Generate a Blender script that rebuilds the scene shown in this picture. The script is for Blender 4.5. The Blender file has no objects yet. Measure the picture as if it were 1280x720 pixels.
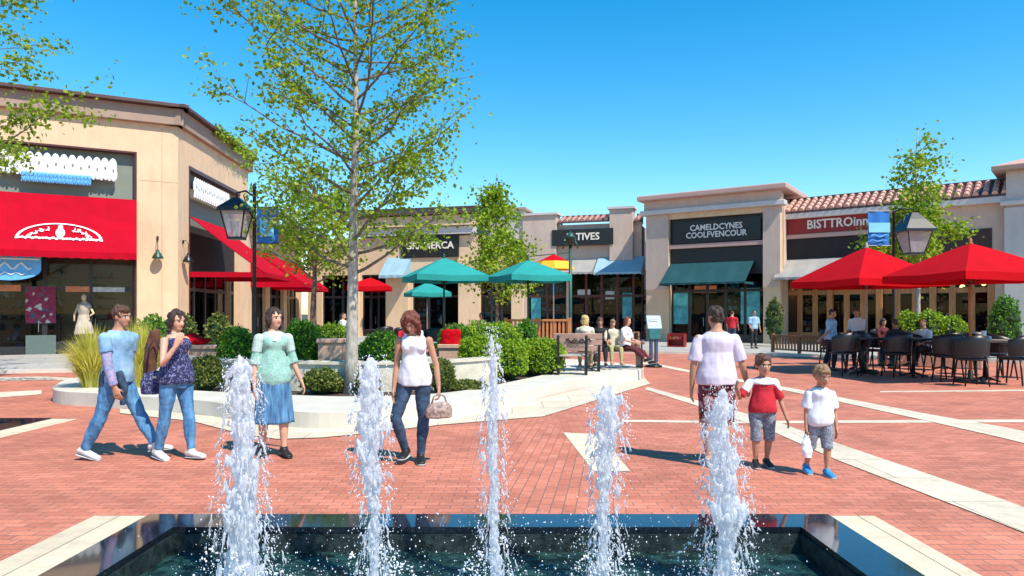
import bpy, math, random
from math import sin, cos, pi, radians as R, sqrt, atan2
from mathutils import Vector as V, Matrix, noise, Quaternion
random.seed(7)
sc = bpy.context.scene
COL = sc.collection
F, CX, HY, EH = 900.0, 640.0, 392.0, 1.65
def G(px, py):                      # photo pixel -> point on the ground
    Y = EH*F/(py-HY); return V(((px-CX)/F*Y, Y, 0))
def P(px, py, Y):                   # photo pixel at a known distance -> point
    return V(((px-CX)/F*Y, Y, EH+(HY-py)/F*Y))
def X(px, Y): return (px-CX)/F*Y
def Z(py, Y): return EH+(HY-py)/F*Y

# ------------------------------------------------------------------ materials
MATS = {}
def _mat(name):
    m = bpy.data.materials.new(name); m.use_nodes = True
    nt = m.node_tree; nt.nodes.clear()
    out = nt.nodes.new('ShaderNodeOutputMaterial')
    b = nt.nodes.new('ShaderNodeBsdfPrincipled')
    nt.links.new(b.outputs[0], out.inputs[0])
    return m, nt, b, out
def N(nt, t, **kw):
    n = nt.nodes.new('ShaderNode'+t)
    for k, v in kw.items(): setattr(n, k, v)
    return n
def mat(name, col, rough=.7, var=.15, scale=6, bump=.0, bscale=60, metal=0, spec=None, col2=None, coat=0, detail=5, warp=None, sheen=0):
    """plain paint / stone / cloth: base colour broken by noise, with fine bump"""
    if name in MATS: return MATS[name]
    m, nt, b, out = _mat(name)
    tc = N(nt, 'TexCoord'); src = tc.outputs['Object']
    if warp:
        mp = N(nt, 'Mapping'); mp.inputs['Scale'].default_value = warp
        nt.links.new(src, mp.inputs[0]); src = mp.outputs[0]
    nz = N(nt, 'TexNoise'); nz.inputs['Scale'].default_value = scale; nz.inputs['Detail'].default_value = detail
    nz.inputs['Roughness'].default_value = .65
    nt.links.new(src, nz.inputs['Vector'])
    rp = N(nt, 'ValToRGB')
    c = V(col)
    lo = c*(1-var); hi = V(col2) if col2 else c*(1+var)
    rp.color_ramp.elements[0].color = (*lo, 1); rp.color_ramp.elements[1].color = (*[min(1, q) for q in hi], 1)
    rp.color_ramp.elements[0].position = .33; rp.color_ramp.elements[1].position = .67
    nt.links.new(nz.outputs[0], rp.inputs[0]); nt.links.new(rp.outputs[0], b.inputs['Base Color'])
    b.inputs['Roughness'].default_value = rough; b.inputs['Metallic'].default_value = metal
    if spec is not None: b.inputs['Specular IOR Level'].default_value = spec
    if coat: b.inputs['Coat Weight'].default_value = coat
    if sheen: b.inputs['Sheen Weight'].default_value = sheen
    if bump:
        n2 = N(nt, 'TexNoise'); n2.inputs['Scale'].default_value = bscale; n2.inputs['Detail'].default_value = 4
        nt.links.new(src, n2.inputs['Vector'])
        bp = N(nt, 'Bump'); bp.inputs['Strength'].default_value = bump; bp.inputs['Distance'].default_value = .02
        nt.links.new(n2.outputs[0], bp.inputs['Height']); nt.links.new(bp.outputs[0], b.inputs['Normal'])
    MATS[name] = m; return m
def mat_spots(name, cols, scale, rough=.85, rnd=1.0, stops=None, feature='F1', warp=None):
    """printed cloth / goods: voronoi cells picking from a few colours"""
    if name in MATS: return MATS[name]
    m, nt, b, out = _mat(name)
    tc = N(nt, 'TexCoord'); vo = N(nt, 'TexVoronoi'); vo.inputs['Scale'].default_value = scale
    vo.inputs['Randomness'].default_value = rnd
    src = tc.outputs['Object']
    if warp:
        mp = N(nt, 'Mapping'); mp.inputs['Scale'].default_value = warp
        nt.links.new(src, mp.inputs[0]); src = mp.outputs[0]
    nt.links.new(src, vo.inputs['Vector'])
    sp = N(nt, 'SeparateColor'); nt.links.new(vo.outputs['Color'], sp.inputs[0])
    rp = N(nt, 'ValToRGB'); rp.color_ramp.interpolation = 'CONSTANT'
    e = rp.color_ramp.elements
    for i, c in enumerate(cols):
        pos = (stops[i] if stops else i/len(cols))
        if i < 2: e[i].position = pos; e[i].color = (*c, 1)
        else: q = e.new(pos); q.color = (*c, 1)
    nt.links.new(sp.outputs[0], rp.inputs[0]); nt.links.new(rp.outputs[0], b.inputs['Base Color'])
    b.inputs['Roughness'].default_value = rough
    MATS[name] = m; return m
def mat_leaf(name, c1, c2, c3, trans=.35):
    if name in MATS: return MATS[name]
    m, nt, b, out = _mat(name)
    ge = N(nt, 'NewGeometry'); rp = N(nt, 'ValToRGB')
    e = rp.color_ramp.elements
    e[0].color = (*c1, 1); e[1].color = (*c3, 1); q = e.new(.5); q.color = (*c2, 1)
    nt.links.new(ge.outputs['Random Per Island'], rp.inputs[0])
    nt.links.new(rp.outputs[0], b.inputs['Base Color']); b.inputs['Roughness'].default_value = .5
    b.inputs['Specular IOR Level'].default_value = .35
    tr = N(nt, 'BsdfTranslucent'); nt.links.new(rp.outputs[0], tr.inputs[0])
    mx = N(nt, 'MixShader'); mx.inputs[0].default_value = trans
    nt.links.new(b.outputs[0], mx.inputs[1]); nt.links.new(tr.outputs[0], mx.inputs[2]); nt.links.new(mx.outputs[0], out.inputs[0])
    MATS[name] = m; return m
def mat_brick(name, rot=0):
    m, nt, b, out = _mat(name)
    tc = N(nt, 'TexCoord'); mp = N(nt, 'Mapping'); mp.inputs['Rotation'].default_value = (0, 0, rot)
    nt.links.new(tc.outputs['Object'], mp.inputs[0])
    br = N(nt, 'TexBrick'); br.inputs['Scale'].default_value = 1
    br.inputs['Brick Width'].default_value = .21; br.inputs['Row Height'].default_value = .105
    br.inputs['Mortar Size'].default_value = .006; br.inputs['Mortar Smooth'].default_value = .25; br.inputs['Bias'].default_value = 0
    br.inputs['Color1'].default_value = (.64, .22, .135, 1); br.inputs['Color2'].default_value = (.50, .155, .09, 1)
    br.inputs['Mortar'].default_value = (.27, .13, .10, 1)
    nt.links.new(mp.outputs[0], br.inputs['Vector'])
    nz = N(nt, 'TexNoise'); nz.inputs['Scale'].default_value = .9; nz.inputs['Detail'].default_value = 8; nz.inputs['Roughness'].default_value = .7
    nt.links.new(tc.outputs['Object'], nz.inputs['Vector'])
    mr = N(nt, 'MapRange'); mr.inputs['From Min'].default_value = .3; mr.inputs['From Max'].default_value = .7
    mr.inputs['To Min'].default_value = .70; mr.inputs['To Max'].default_value = 1.18
    nt.links.new(nz.outputs[0], mr.inputs[0])
    n3 = N(nt, 'TexNoise'); n3.inputs['Scale'].default_value = 34; n3.inputs['Detail'].default_value = 3
    nt.links.new(tc.outputs['Object'], n3.inputs['Vector'])
    mr3 = N(nt, 'MapRange'); mr3.inputs['From Min'].default_value = .3; mr3.inputs['From Max'].default_value = .7
    mr3.inputs['To Min'].default_value = .86; mr3.inputs['To Max'].default_value = 1.14
    nt.links.new(n3.outputs[0], mr3.inputs[0])
    mu0 = N(nt, 'Math', operation='MULTIPLY'); nt.links.new(mr.outputs[0], mu0.inputs[0]); nt.links.new(mr3.outputs[0], mu0.inputs[1])
    mu = N(nt, 'VectorMath', operation='SCALE'); nt.links.new(br.outputs[0], mu.inputs[0]); nt.links.new(mu0.outputs[0], mu.inputs['Scale'])
    nt.links.new(mu.outputs[0], b.inputs['Base Color'])
    b.inputs['Roughness'].default_value = .82
    bp = N(nt, 'Bump'); bp.invert = True; bp.inputs['Strength'].default_value = .5; bp.inputs['Distance'].default_value = .006
    nt.links.new(br.outputs['Fac'], bp.inputs['Height']); nt.links.new(bp.outputs[0], b.inputs['Normal'])
    return m
def mat_slab(name, col, w=.9, h=.6, var=.09, rot=0):
    m = mat(name, col, .8, var, 1.3, .25, 60, detail=10); nt = m.node_tree
    b = [n for n in nt.nodes if n.type == 'BSDF_PRINCIPLED'][0]; src = b.inputs['Base Color'].links[0].from_socket
    tc = N(nt, 'TexCoord'); mp = N(nt, 'Mapping'); mp.inputs['Rotation'].default_value = (0, 0, rot); nt.links.new(tc.outputs['Object'], mp.inputs[0])
    br = N(nt, 'TexBrick'); br.offset = .5; br.inputs['Scale'].default_value = 1; br.inputs['Brick Width'].default_value = w; br.inputs['Row Height'].default_value = h
    br.inputs['Mortar Size'].default_value = .007; br.inputs['Color1'].default_value = (1, 1, 1, 1); br.inputs['Color2'].default_value = (.86, .86, .86, 1); br.inputs['Mortar'].default_value = (.42, .40, .38, 1)
    nt.links.new(mp.outputs[0], br.inputs['Vector'])
    n2 = N(nt, 'TexNoise'); n2.inputs['Scale'].default_value = 5; n2.inputs['Detail'].default_value = 8; n2.inputs['Roughness'].default_value = .75; nt.links.new(tc.outputs['Object'], n2.inputs['Vector'])
    r2 = N(nt, 'MapRange'); r2.inputs['From Min'].default_value = .25; r2.inputs['From Max'].default_value = .55; r2.inputs['To Min'].default_value = .72; r2.inputs['To Max'].default_value = 1.0
    nt.links.new(n2.outputs[0], r2.inputs[0])
    v1 = N(nt, 'VectorMath', operation='MULTIPLY'); nt.links.new(src, v1.inputs[0]); nt.links.new(br.outputs[0], v1.inputs[1])
    v2 = N(nt, 'VectorMath', operation='SCALE'); nt.links.new(v1.outputs[0], v2.inputs[0]); nt.links.new(r2.outputs[0], v2.inputs['Scale'])
    nt.links.new(v2.outputs[0], b.inputs['Base Color']); return m
def stucco(name, col):
    """render coat with broad patches and faint vertical weather streaks"""
    m = mat(name, col, .88, .07, .7, .35, 70, detail=12); nt = m.node_tree
    b = [n for n in nt.nodes if n.type == 'BSDF_PRINCIPLED'][0]; src = b.inputs['Base Color'].links[0].from_socket
    tc = N(nt, 'TexCoord'); mp = N(nt, 'Mapping'); mp.inputs['Scale'].default_value = (1.6, 1.6, .5); nt.links.new(tc.outputs['Object'], mp.inputs[0])
    n2 = N(nt, 'TexNoise'); n2.inputs['Scale'].default_value = 1.6; n2.inputs['Detail'].default_value = 7; n2.inputs['Roughness'].default_value = .7; nt.links.new(mp.outputs[0], n2.inputs['Vector'])
    r2 = N(nt, 'MapRange'); r2.inputs['From Min'].default_value = .3; r2.inputs['From Max'].default_value = .6; r2.inputs['To Min'].default_value = .88; r2.inputs['To Max'].default_value = 1.02; nt.links.new(n2.outputs[0], r2.inputs[0])
    v2 = N(nt, 'VectorMath', operation='SCALE'); nt.links.new(src, v2.inputs[0]); nt.links.new(r2.outputs[0], v2.inputs['Scale']); nt.links.new(v2.outputs[0], b.inputs['Base Color']); return m
def canvas(name, col, tr=.22):
    m = mat(name, col, .9, .10, 1.1, .12, 14, spec=.15, detail=9); nt = m.node_tree
    b = [n for n in nt.nodes if n.type == 'BSDF_PRINCIPLED'][0]; out = [n for n in nt.nodes if n.type == 'OUTPUT_MATERIAL'][0]
    t = N(nt, 'BsdfTranslucent'); nt.links.new(b.inputs['Base Color'].links[0].from_socket, t.inputs[0]); mx = N(nt, 'MixShader'); mx.inputs[0].default_value = tr
    nt.links.new(b.outputs[0], mx.inputs[1]); nt.links.new(t.outputs[0], mx.inputs[2]); nt.links.new(mx.outputs[0], out.inputs[0]); return m
def mat_glass(name, tint=(.55, .62, .62), refl=1.0):
    if name in MATS: return MATS[name]
    m, nt, b, out = _mat(name); nt.nodes.remove(b)
    tr = N(nt, 'BsdfTransparent'); tr.inputs[0].default_value = (*tint, 1)
    gl = N(nt, 'BsdfGlossy'); gl.inputs['Roughness'].default_value = .015
    fr = N(nt, 'Fresnel'); fr.inputs[0].default_value = 1.3
    nz = N(nt, 'TexNoise'); nz.inputs['Scale'].default_value = .8; bp = N(nt, 'Bump'); bp.inputs['Strength'].default_value = .04
    tc = N(nt, 'TexCoord'); nt.links.new(tc.outputs['Object'], nz.inputs['Vector'])
    nt.links.new(nz.outputs[0], bp.inputs['Height']); nt.links.new(bp.outputs[0], gl.inputs['Normal'])
    mx = N(nt, 'MixShader'); nt.links.new(fr.outputs[0], mx.inputs[0])
    nt.links.new(tr.outputs[0], mx.inputs[1]); nt.links.new(gl.outputs[0], mx.inputs[2]); nt.links.new(mx.outputs[0], out.inputs[0])
    MATS[name] = m; return m

# ------------------------------------------------------------------ mesh builder
class MB:
    def __init__(s): s.v = []; s.f = []; s.m = []
    def add(s, vs, fs, mi=0):
        o = len(s.v); s.v += [tuple(q) for q in vs]; s.f += [tuple(i+o for i in f) for f in fs]; s.m += [mi]*len(fs); return s
    def box(s, c, d, rz=0, rot=None, mi=0, taper=1):
        c = V(c); hx, hy, hz = d[0]/2, d[1]/2, d[2]/2
        M_ = rot if rot is not None else Matrix.Rotation(rz, 3, 'Z')
        vs = []
        for z_ in (-1, 1):
            t = taper if z_ > 0 else 1
            for x_, y_ in ((-1, -1), (1, -1), (1, 1), (-1, 1)): vs.append(c + M_ @ V((x_*hx*t, y_*hy*t, z_*hz)))
        return s.add(vs, [(3, 2, 1, 0), (4, 5, 6, 7), (0, 1, 5, 4), (1, 2, 6, 5), (2, 3, 7, 6), (3, 0, 4, 7)], mi)
    def b2(s, x0, x1, y0, y1, z0, z1, mi=0):
        return s.box(((x0+x1)/2, (y0+y1)/2, (z0+z1)/2), (abs(x1-x0), abs(y1-y0), abs(z1-z0)), mi=mi)
    def quad(s, *p, mi=0): return s.add(p, [tuple(range(len(p)))], mi)
    def loft(s, secs, n=14, caps=True, mi=0, power=1.0):
        """secs: (centre, half-width vector, half-depth vector)"""
        vs = []; fs = []
        for c, a, b in secs:
            c, a, b = V(c), V(a), V(b)
            for i in range(n):
                t = 2*pi*i/n; ct, st = cos(t), sin(t)
                if power != 1.0:
                    ct = math.copysign(abs(ct)**power, ct); st = math.copysign(abs(st)**power, st)
                vs.append(c+a*ct+b*st)
        k = len(secs)
        for j in range(k-1):
            for i in range(n):
                i2 = (i+1) % n
                fs.append((j*n+i, j*n+i2, (j+1)*n+i2, (j+1)*n+i))
        if caps:
            fs.append(tuple(range(n-1, -1, -1))); fs.append(tuple((k-1)*n+i for i in range(n)))
        return s.add(vs, fs, mi)
    def tube(s, pts, rs, n=8, caps=True, mi=0, flat=1.0, ref=None):
        pts = [V(p) for p in pts]
        if not hasattr(rs, '__len__'): rs = [rs]*len(pts)
        secs = []; ref = V(ref) if ref else None; a_prev = None
        for i, p in enumerate(pts):
            d = (pts[min(i+1, len(pts)-1)]-pts[max(i-1, 0)])
            d = d.normalized() if d.length > 1e-9 else V((0, 0, 1))
            if a_prev is None:
                r0 = ref or (V((1, 0, 0)) if abs(d.x) < .8 else V((0, 1, 0)))
                a = (r0-d*r0.dot(d)).normalized()
            else: a = (a_prev-d*a_prev.dot(d)).normalized()
            a_prev = a; b = d.cross(a)
            secs.append((p, a*rs[i], b*rs[i]*flat))
        return s.loft(secs, n, caps, mi)
    def cyl(s, c, r, h, n=16, r2=None, mi=0):
        c = V(c); r2 = r if r2 is None else r2
        return s.loft([(c, V((r, 0, 0)), V((0, r, 0))), (c+V((0, 0, h)), V((r2, 0, 0)), V((0, r2, 0)))], n, True, mi)
    def lathe(s, c, prof, n=18, mi=0):
        c = V(c); return s.loft([(c+V((0, 0, z)), V((r, 0, 0)), V((0, r, 0))) for r, z in prof], n, True, mi)
    def ell(s, c, r, M_=None, n=14, k=9, mi=0):
        c = V(c); M_ = M_ or Matrix.Identity(3); secs = []
        for j in range(k+1):
            t = -pi/2+pi*j/k; q = max(cos(t), .03)
            secs.append((c+M_@V((0, 0, r[2]*sin(t))), M_@V((r[0]*q, 0, 0)), M_@V((0, r[1]*q, 0))))
        return s.loft(secs, n, True, mi)
    def ico(s, c, r, st=(1, 1, 1), mi=0):
        t = (1+sqrt(5))/2; q = r/sqrt(1+t*t)
        vs = [(-1, t, 0), (1, t, 0), (-1, -t, 0), (1, -t, 0), (0, -1, t), (0, 1, t), (0, -1, -t), (0, 1, -t), (t, 0, -1), (t, 0, 1), (-t, 0, -1), (-t, 0, 1)]
        fs = [(0, 11, 5), (0, 5, 1), (0, 1, 7), (0, 7, 10), (0, 10, 11), (1, 5, 9), (5, 11, 4), (11, 10, 2), (10, 7, 6), (7, 1, 8), (3, 9, 4), (3, 4, 2), (3, 2, 6), (3, 6, 8), (3, 8, 9), (4, 9, 5), (2, 4, 11), (6, 2, 10), (8, 6, 7), (9, 8, 1)]
        return s.add([(c[0]+a*q*st[0], c[1]+b*q*st[1], c[2]+d*q*st[2]) for a, b, d in vs], fs, mi)
    def prism(s, poly, z0, z1, mi=0):
        n = len(poly)
        vs = [(p[0], p[1], z0) for p in poly]+[(p[0], p[1], z1) for p in poly]
        fs = [tuple(range(n-1, -1, -1)), tuple(range(n, 2*n))]+[(i, (i+1) % n, n+(i+1) % n, n+i) for i in range(n)]
        return s.add(vs, fs, mi)
    def mesh(s, name, mats, smooth=False):
        me = bpy.data.meshes.new(name); me.from_pydata(s.v, [], s.f)
        for m_ in (mats if isinstance(mats, (list, tuple)) else [mats]): me.materials.append(m_)
        if any(s.m): me.polygons.foreach_set('material_index', s.m)
        if smooth: me.polygons.foreach_set('use_smooth', [True]*len(me.polygons))
        me.update(); return me
    def build(s, name, mats, parent=None, smooth=False, loc=None, rz=0, bevel=0):
        o = bpy.data.objects.new(name, s.mesh(name, mats, smooth)); COL.objects.link(o)
        if parent: o.parent = parent
        if loc is not None: o.location = loc
        if rz: o.rotation_euler.z = rz
        if bevel:
            b = o.modifiers.new('b', 'BEVEL'); b.width = bevel; b.segments = 2; b.limit_method = 'ANGLE'
        return o
def tag(o, label=None, cat=None, group=None, kind=None):
    if label: o['label'] = label
    if cat: o['category'] = cat
    if group: o['group'] = group
    if kind: o['kind'] = kind
    return o
def thing(name, label, cat, loc=(0, 0, 0), rz=0, group=None):
    o = bpy.data.objects.new(name, None); COL.objects.link(o); o.empty_display_size = .2
    o.location = loc; o.rotation_euler.z = rz; return tag(o, label, cat, group)
def copy_tree(o, parent=None, **kw):
    c = o.copy(); COL.objects.link(c); c.parent = parent
    for ch in list(o.children): copy_tree(ch, c)
    return c
def dup(o, loc, rz, label=None, group=None):
    c = copy_tree(o); c.location = loc; c.rotation_euler.z = rz
    if label: c['label'] = label
    if group: c['group'] = group
    return c
def fuse(mb, name, m, vox=.01, smooth=4, amp=0, fs=8, parent=None, warp=None, shift=0):
    """join overlapping closed volumes into one continuous skin, with soft folds"""
    tmp = bpy.data.objects.new('tmp', mb.mesh('tmp', m)); COL.objects.link(tmp)
    r = tmp.modifiers.new('r', 'REMESH'); r.mode = 'VOXEL'; r.voxel_size = vox; r.use_smooth_shade = True
    if smooth:
        q = tmp.modifiers.new('s', 'SMOOTH'); q.iterations = smooth; q.factor = .5
    dg = bpy.context.evaluated_depsgraph_get()
    me = bpy.data.meshes.new_from_object(tmp.evaluated_get(dg))
    bpy.data.objects.remove(tmp); me.name = name
    if not me.materials: me.materials.append(m)
    if amp:
        w = V(warp) if warp else V((1, 1, 1)); sh = V((shift, shift*.7, 0)); nl = [v_.normal.copy() for v_ in me.vertices]
        for v_, n_ in zip(me.vertices, nl):
            q = V((v_.co.x*w.x, v_.co.y*w.y, v_.co.z*w.z))*fs+sh
            v_.co += n_*amp*(noise.noise(q)+.5*noise.noise(q*2.3))
    me.polygons.foreach_set('use_smooth', [True]*len(me.polygons))
    o = bpy.data.objects.new(name, me); COL.objects.link(o)
    if parent: o.parent = parent
    return o
_fcache = {}
def text_mesh(txt, size, depth=.02, bold=False, sx=1):
    cu = bpy.data.curves.new('t', 'FONT'); cu.body = txt; cu.size = size; cu.extrude = depth/2; cu.align_x = 'CENTER'; cu.align_y = 'CENTER'
    if bold: cu.offset = size*.018
    cu.resolution_u = 2
    o = bpy.data.objects.new('t', cu); COL.objects.link(o)
    me = bpy.data.meshes.new_from_object(o.evaluated_get(bpy.context.evaluated_depsgraph_get()))
    bpy.data.objects.remove(o)
    me.transform(Matrix.Rotation(pi/2, 4, 'X') @ Matrix.Scale(sx, 4, V((1, 0, 0)))); return me
def lettering(parent, txt, size, m, loc, depth=.04, bold=True, sx=1, rz=0, rx=0, name='lettering'):
    me = text_mesh(txt, size, depth, bold, sx); me.materials.clear(); me.materials.append(m); me.name = name
    o = bpy.data.objects.new(name, me); COL.objects.link(o); o.parent = parent; o.location = loc; o.rotation_euler = (rx, 0, rz); return o

# ------------------------------------------------------------------ palette
def setup_mats():
    stucco('peach', (.76, .52, .33))
    stucco('tan', (.70, .49, .31))
    stucco('taupe', (.56, .43, .35))
    stucco('rosewall', (.62, .44, .34))
    stucco('palewall', (.55, .50, .45))
    mat('cornice', (.36, .25, .19), .8, .08, 2, .2, 60)
    mat('brown_cap', (.09, .045, .04), .6, .2, 3)
    mat('trim_pale', (.58, .53, .50), .8, .05, 2)
    mat('trim_rose', (.52, .33, .28), .8, .05, 2)
    mat('sage', (.22, .24, .20), .8, .06, 2, .1)
    mat('frame_dark', (.018, .017, .02), .35, .2, 5)
    mat('frame_maroon', (.09, .02, .018), .4, .2, 5)
    mat('frame_wood', (.36, .15, .05), .5, .3, 3, .1, 40, warp=(6, 6, .6))
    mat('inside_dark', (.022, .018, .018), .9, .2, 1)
    canvas('red_canvas', (.58, .003, .010), 0.2)
    canvas('crimson_canvas', (.50, .002, .018), .15)
    canvas('teal_canvas', (.035, .36, .33), 0.25)
    canvas('darkteal_canvas', (.022, .085, .095), 0.12)
    canvas('grey_canvas', (.42, .40, .37), 0.2)
    canvas('blue_canvas', (.34, .52, .60), 0.2)
    mat('white', (.8, .8, .8), .5, .05, 4)
    mat('cream_white', (.78, .72, .62), .6, .05, 4)
    mat('sign_blue', (.12, .42, .75), .5, .1, 4)
    mat('black', (.012, .012, .014), .4, .2, 8)
    mat('black_metal', (.015, .016, .018), .35, .2, 8, metal=.3)
    mat('green_metal', (.015, .07, .05), .4, .2, 8)
    mat('concrete', (.60, .55, .47), .85, .09, 1.2, .3, 70, detail=10)
    mat_slab('coping', (.72, .60, .42), 1.2, 2.0)
    mat('kerb_stone', (.60, .56, .48), .8, .09, 1.6, .25, 60, detail=9)
    mat_slab('band_stone', (.74, .63, .47), 1.1, .9)
    mat_slab('walk_grey', (.47, .44, .39), 1.5, 1.5, .1, R(-30))
    mat('asphalt', (.06, .06, .062), .9, .15, 2)
    mat('soil', (.07, .045, .03), .95, .3, 12, .6, 40)
    mat('cream_block', (.62, .56, .44), .85, .14, 5, .4, 30)
    mat('sandstone', (.55, .34, .24), .85, .14, 4, .3, 40)
    mat('granite', (.010, .014, .020), .07, .5, 30, 0, coat=.3)
    mat('pool_wall', (.02, .03, .03), .35, .8, 14, .3, 60)
    mat('wood', (.42, .19, .07), .55, .3, 3, .15, 50, warp=(1, 6, 6))
    mat('bark_pale', (.40, .365, .31), .85, .35, 7, .6, 30, warp=(3, 3, 1))
    mat('bark', (.14, .10, .075), .9, .35, 7, .6, 30, warp=(3, 3, 1))
    mat('tile_red', (.30, .10, .07), .75, .25, 8)
    mat('tile_pale', (.60, .33, .26), .75, .15, 8)
    mat('sign_red', (.26, .012, .012), .5, .12, 2)
    mat('sign_black', (.012, .014, .012), .45, .2, 2)
    mat('lampglass', (.55, .5, .5), .15, .2, 8)
    mat('chrome', (.5, .5, .52), .3, .1, 8, metal=.9)
    mat('inside_wood', (.2, .10, .045), .7, .3, 3)
    mat_leaf('leaf_tree', (.12, .25, .012), (.26, .39, .02), (.44, .53, .05), .5)
    mat_leaf('leaf_mid', (.13, .26, .01), (.27, .42, .02), (.46, .54, .04), .45)
    mat_leaf('leaf_far', (.05, .13, .02), (.12, .22, .025), (.24, .32, .05), .35)
    mat_leaf('leaf_hedge', (.035, .14, .012), (.09, .25, .018), (.20, .40, .03), .3)
    mat_leaf('leaf_lime', (.12, .26, .012), (.26, .42, .02), (.42, .54, .03), .35)
    mat_leaf('leaf_shrub', (.05, .09, .015), (.12, .16, .03), (.26, .27, .05), .25)
    mat_leaf('leaf_gold', (.50, .46, .05), (.72, .66, .10), (.85, .80, .30), .5)
    mat('bark_limb', (.17, .135, .10), .85, .35, 7, .6, 30, warp=(3, 3, 1))
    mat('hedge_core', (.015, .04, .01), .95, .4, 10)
    mat_glass('glass', (.42, .46, .47)); mat_glass('glass_teal', (.25, .62, .66))
    mat_spots('goods', [(.75, .7, .6), (.06, .05, .05), (.4, .06, .05), (.08, .25, .35), (.03, .03, .03), (.5, .3, .1), (.6, .6, .6), (.05, .05, .06)], 3.2)
    mat_spots('goods_teal', [(.05, .35, .42), (.02, .06, .1), (.1, .5, .55), (.02, .03, .04), (.4, .6, .6), (.02, .1, .3)], 1.6)
    mat_spots('poster', [(.22, .02, .06), (.26, .03, .08), (.5, .45, .42), (.04, .10, .14), (.20, .02, .05)], 9, stops=[0, .35, .72, .8, .9])
setup_mats()
SUN_E, SKY_S, EXPO, SKY_SAT, SKY_HUE = 5.0, .175, .33, 1.48, .490
# ------------------------------------------------------------------ ground
def sheet(name, poly, z, m, label=None):
    mb = MB(); mb.quad(*[(p[0], p[1], z) for p in poly])
    o = mb.build(name, m); tag(o, kind='structure'); return o
mbk = mat_brick('brick_paving'); mbk2 = mat_brick('brick_paving_turned', R(98))
sheet('ground', [(-2500, -2500), (2500, -2500), (2500, 2500), (-2500, 2500)], -.6, MATS['asphalt'])
# pools leave holes in the plaza: lay brick in rectangles around them
PX0, PX1, PY0, PY1 = -2.95, 2.57, 2.2, 5.86        # near basin, outside of granite
QX0, QX1, QY0, QY1 = -12.6, -7.2, 7.6, 11.25       # far left basin
CO = .4
hx = [-60, QX0-CO, QX1+CO, PX0-.45, PX1+.38, 60]; hy = [-30, PY0-.4, PY1, QY0-CO, QY1+.02, 70]
mb = MB()
for i in range(5):
    for j in range(5):
        if i == 3 and j == 1: continue
        if i == 1 and j == 3: continue
        mb.quad((hx[i], hy[j], 0), (hx[i+1], hy[j], 0), (hx[i+1], hy[j+1], 0), (hx[i], hy[j+1], 0))
tag(mb.build('plaza_paving', mbk), kind='structure')
def strip(name, up, lo, z, m):
    """band between two pixel polylines on the ground"""
    a = [G(*p) for p in up]; b = [G(*p) for p in lo]
    mb = MB()
    def res(pl, n=24):
        L = [0]
        for i in range(len(pl)-1): L.append(L[-1]+(pl[i+1]-pl[i]).length)
        out = []
        for k in range(n+1):
            t = L[-1]*k/n; i = max(j for j in range(len(pl)-1) if L[j] <= t+1e-9)
            out.append(pl[i].lerp(pl[i+1], (t-L[i])/(L[i+1]-L[i])))
        return out
    a, b = res(a), res(b)
    for i in range(len(a)-1): mb.quad((b[i].x, b[i].y, z), (b[i+1].x, b[i+1].y, z), (a[i+1].x, a[i+1].y, z), (a[i].x, a[i].y, z))
    return tag(mb.build(name, m), kind='structure')
sheet('paving_panel', [G(626, 527), G(626, 644), G(789, 644), G(704, 541), G(678, 523)], .004, mbk2)
strip('paving_band', [(809, 484), (868, 500), (975, 529), (1050, 556), (1280, 634), (1500, 730)], [(806, 487), (868, 506.5), (967, 540.5), (1042, 574), (1280, 666), (1430, 735)], .008, MATS['band_stone'])
strip('paving_band', [(800, 452), (827, 456), (867, 464), (975, 483), (1053, 497.6), (1170, 520), (1280, 538.6), (1500, 590)], [(800, 455), (827, 459), (867, 467), (975, 487), (1053, 503.4), (1170, 529), (1280, 554), (1480, 610)], .008, MATS['band_stone'])
strip('paving_band', [(777, 525), (935, 526.5), (1280, 524.5)], [(777, 527.5), (935, 529.5), (1280, 528)], .004, MATS['band_stone'])
strip('paving_band', [(1100, 489), (1300, 487)], [(1100, 490.6), (1300, 489)], .004, MATS['band_stone'])
strip('paving_band', [(704, 541), (738, 543), (752, 546)], [(742, 590), (772, 590), (788, 590)], .008, MATS['band_stone'])
# walks in front of the shops
def W(*pts): return [(p[0], p[1]) for p in pts]
sheet('sidewalk', W((4, 30.5), (9.5, 28.5), (15, 25.6), (30, 15.5), (40, 40), (9, 50), (3, 50)), .10, MATS['walk_grey'])
sheet('sidewalk', W((-40, 16), (-16.5, 19.2), (-12.3, 20.3), (-9.5, 24), (-9.5, 50), (-40, 50)), .10, MATS['walk_grey'])
sheet('sidewalk', W((-9.4, 36), (3.0, 35), (3, 52), (-9.4, 52)), .10, MATS['walk_grey'])
kb = MB()
for pl in ([(4, 30.5), (9.5, 28.5), (15, 25.6), (30, 15.5)], [(-40, 16), (-16.5, 19.2), (-12.3, 20.3), (-9.5, 24), (-9.5, 36)]):
    for (x0, y0), (x1, y1) in zip(pl, pl[1:]):
        d = V((x1-x0, y1-y0, 0)); kb.box(((x0+x1)/2, (y0+y1)/2, .052), (d.length+.02, .16, .108), atan2(d.y, d.x))
tag(kb.build('kerb', MATS['kerb_stone']), kind='structure')
strip('paving_band', [(-60, 473), (55, 471), (95, 473)], [(-60, 478), (55, 475), (95, 476)], .008, MATS['band_stone'])
strip('paving_band', [(-60, 494), (30, 489), (52, 488)], [(-60, 502), (30, 495), (52, 493)], .008, MATS['band_stone'])

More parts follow.
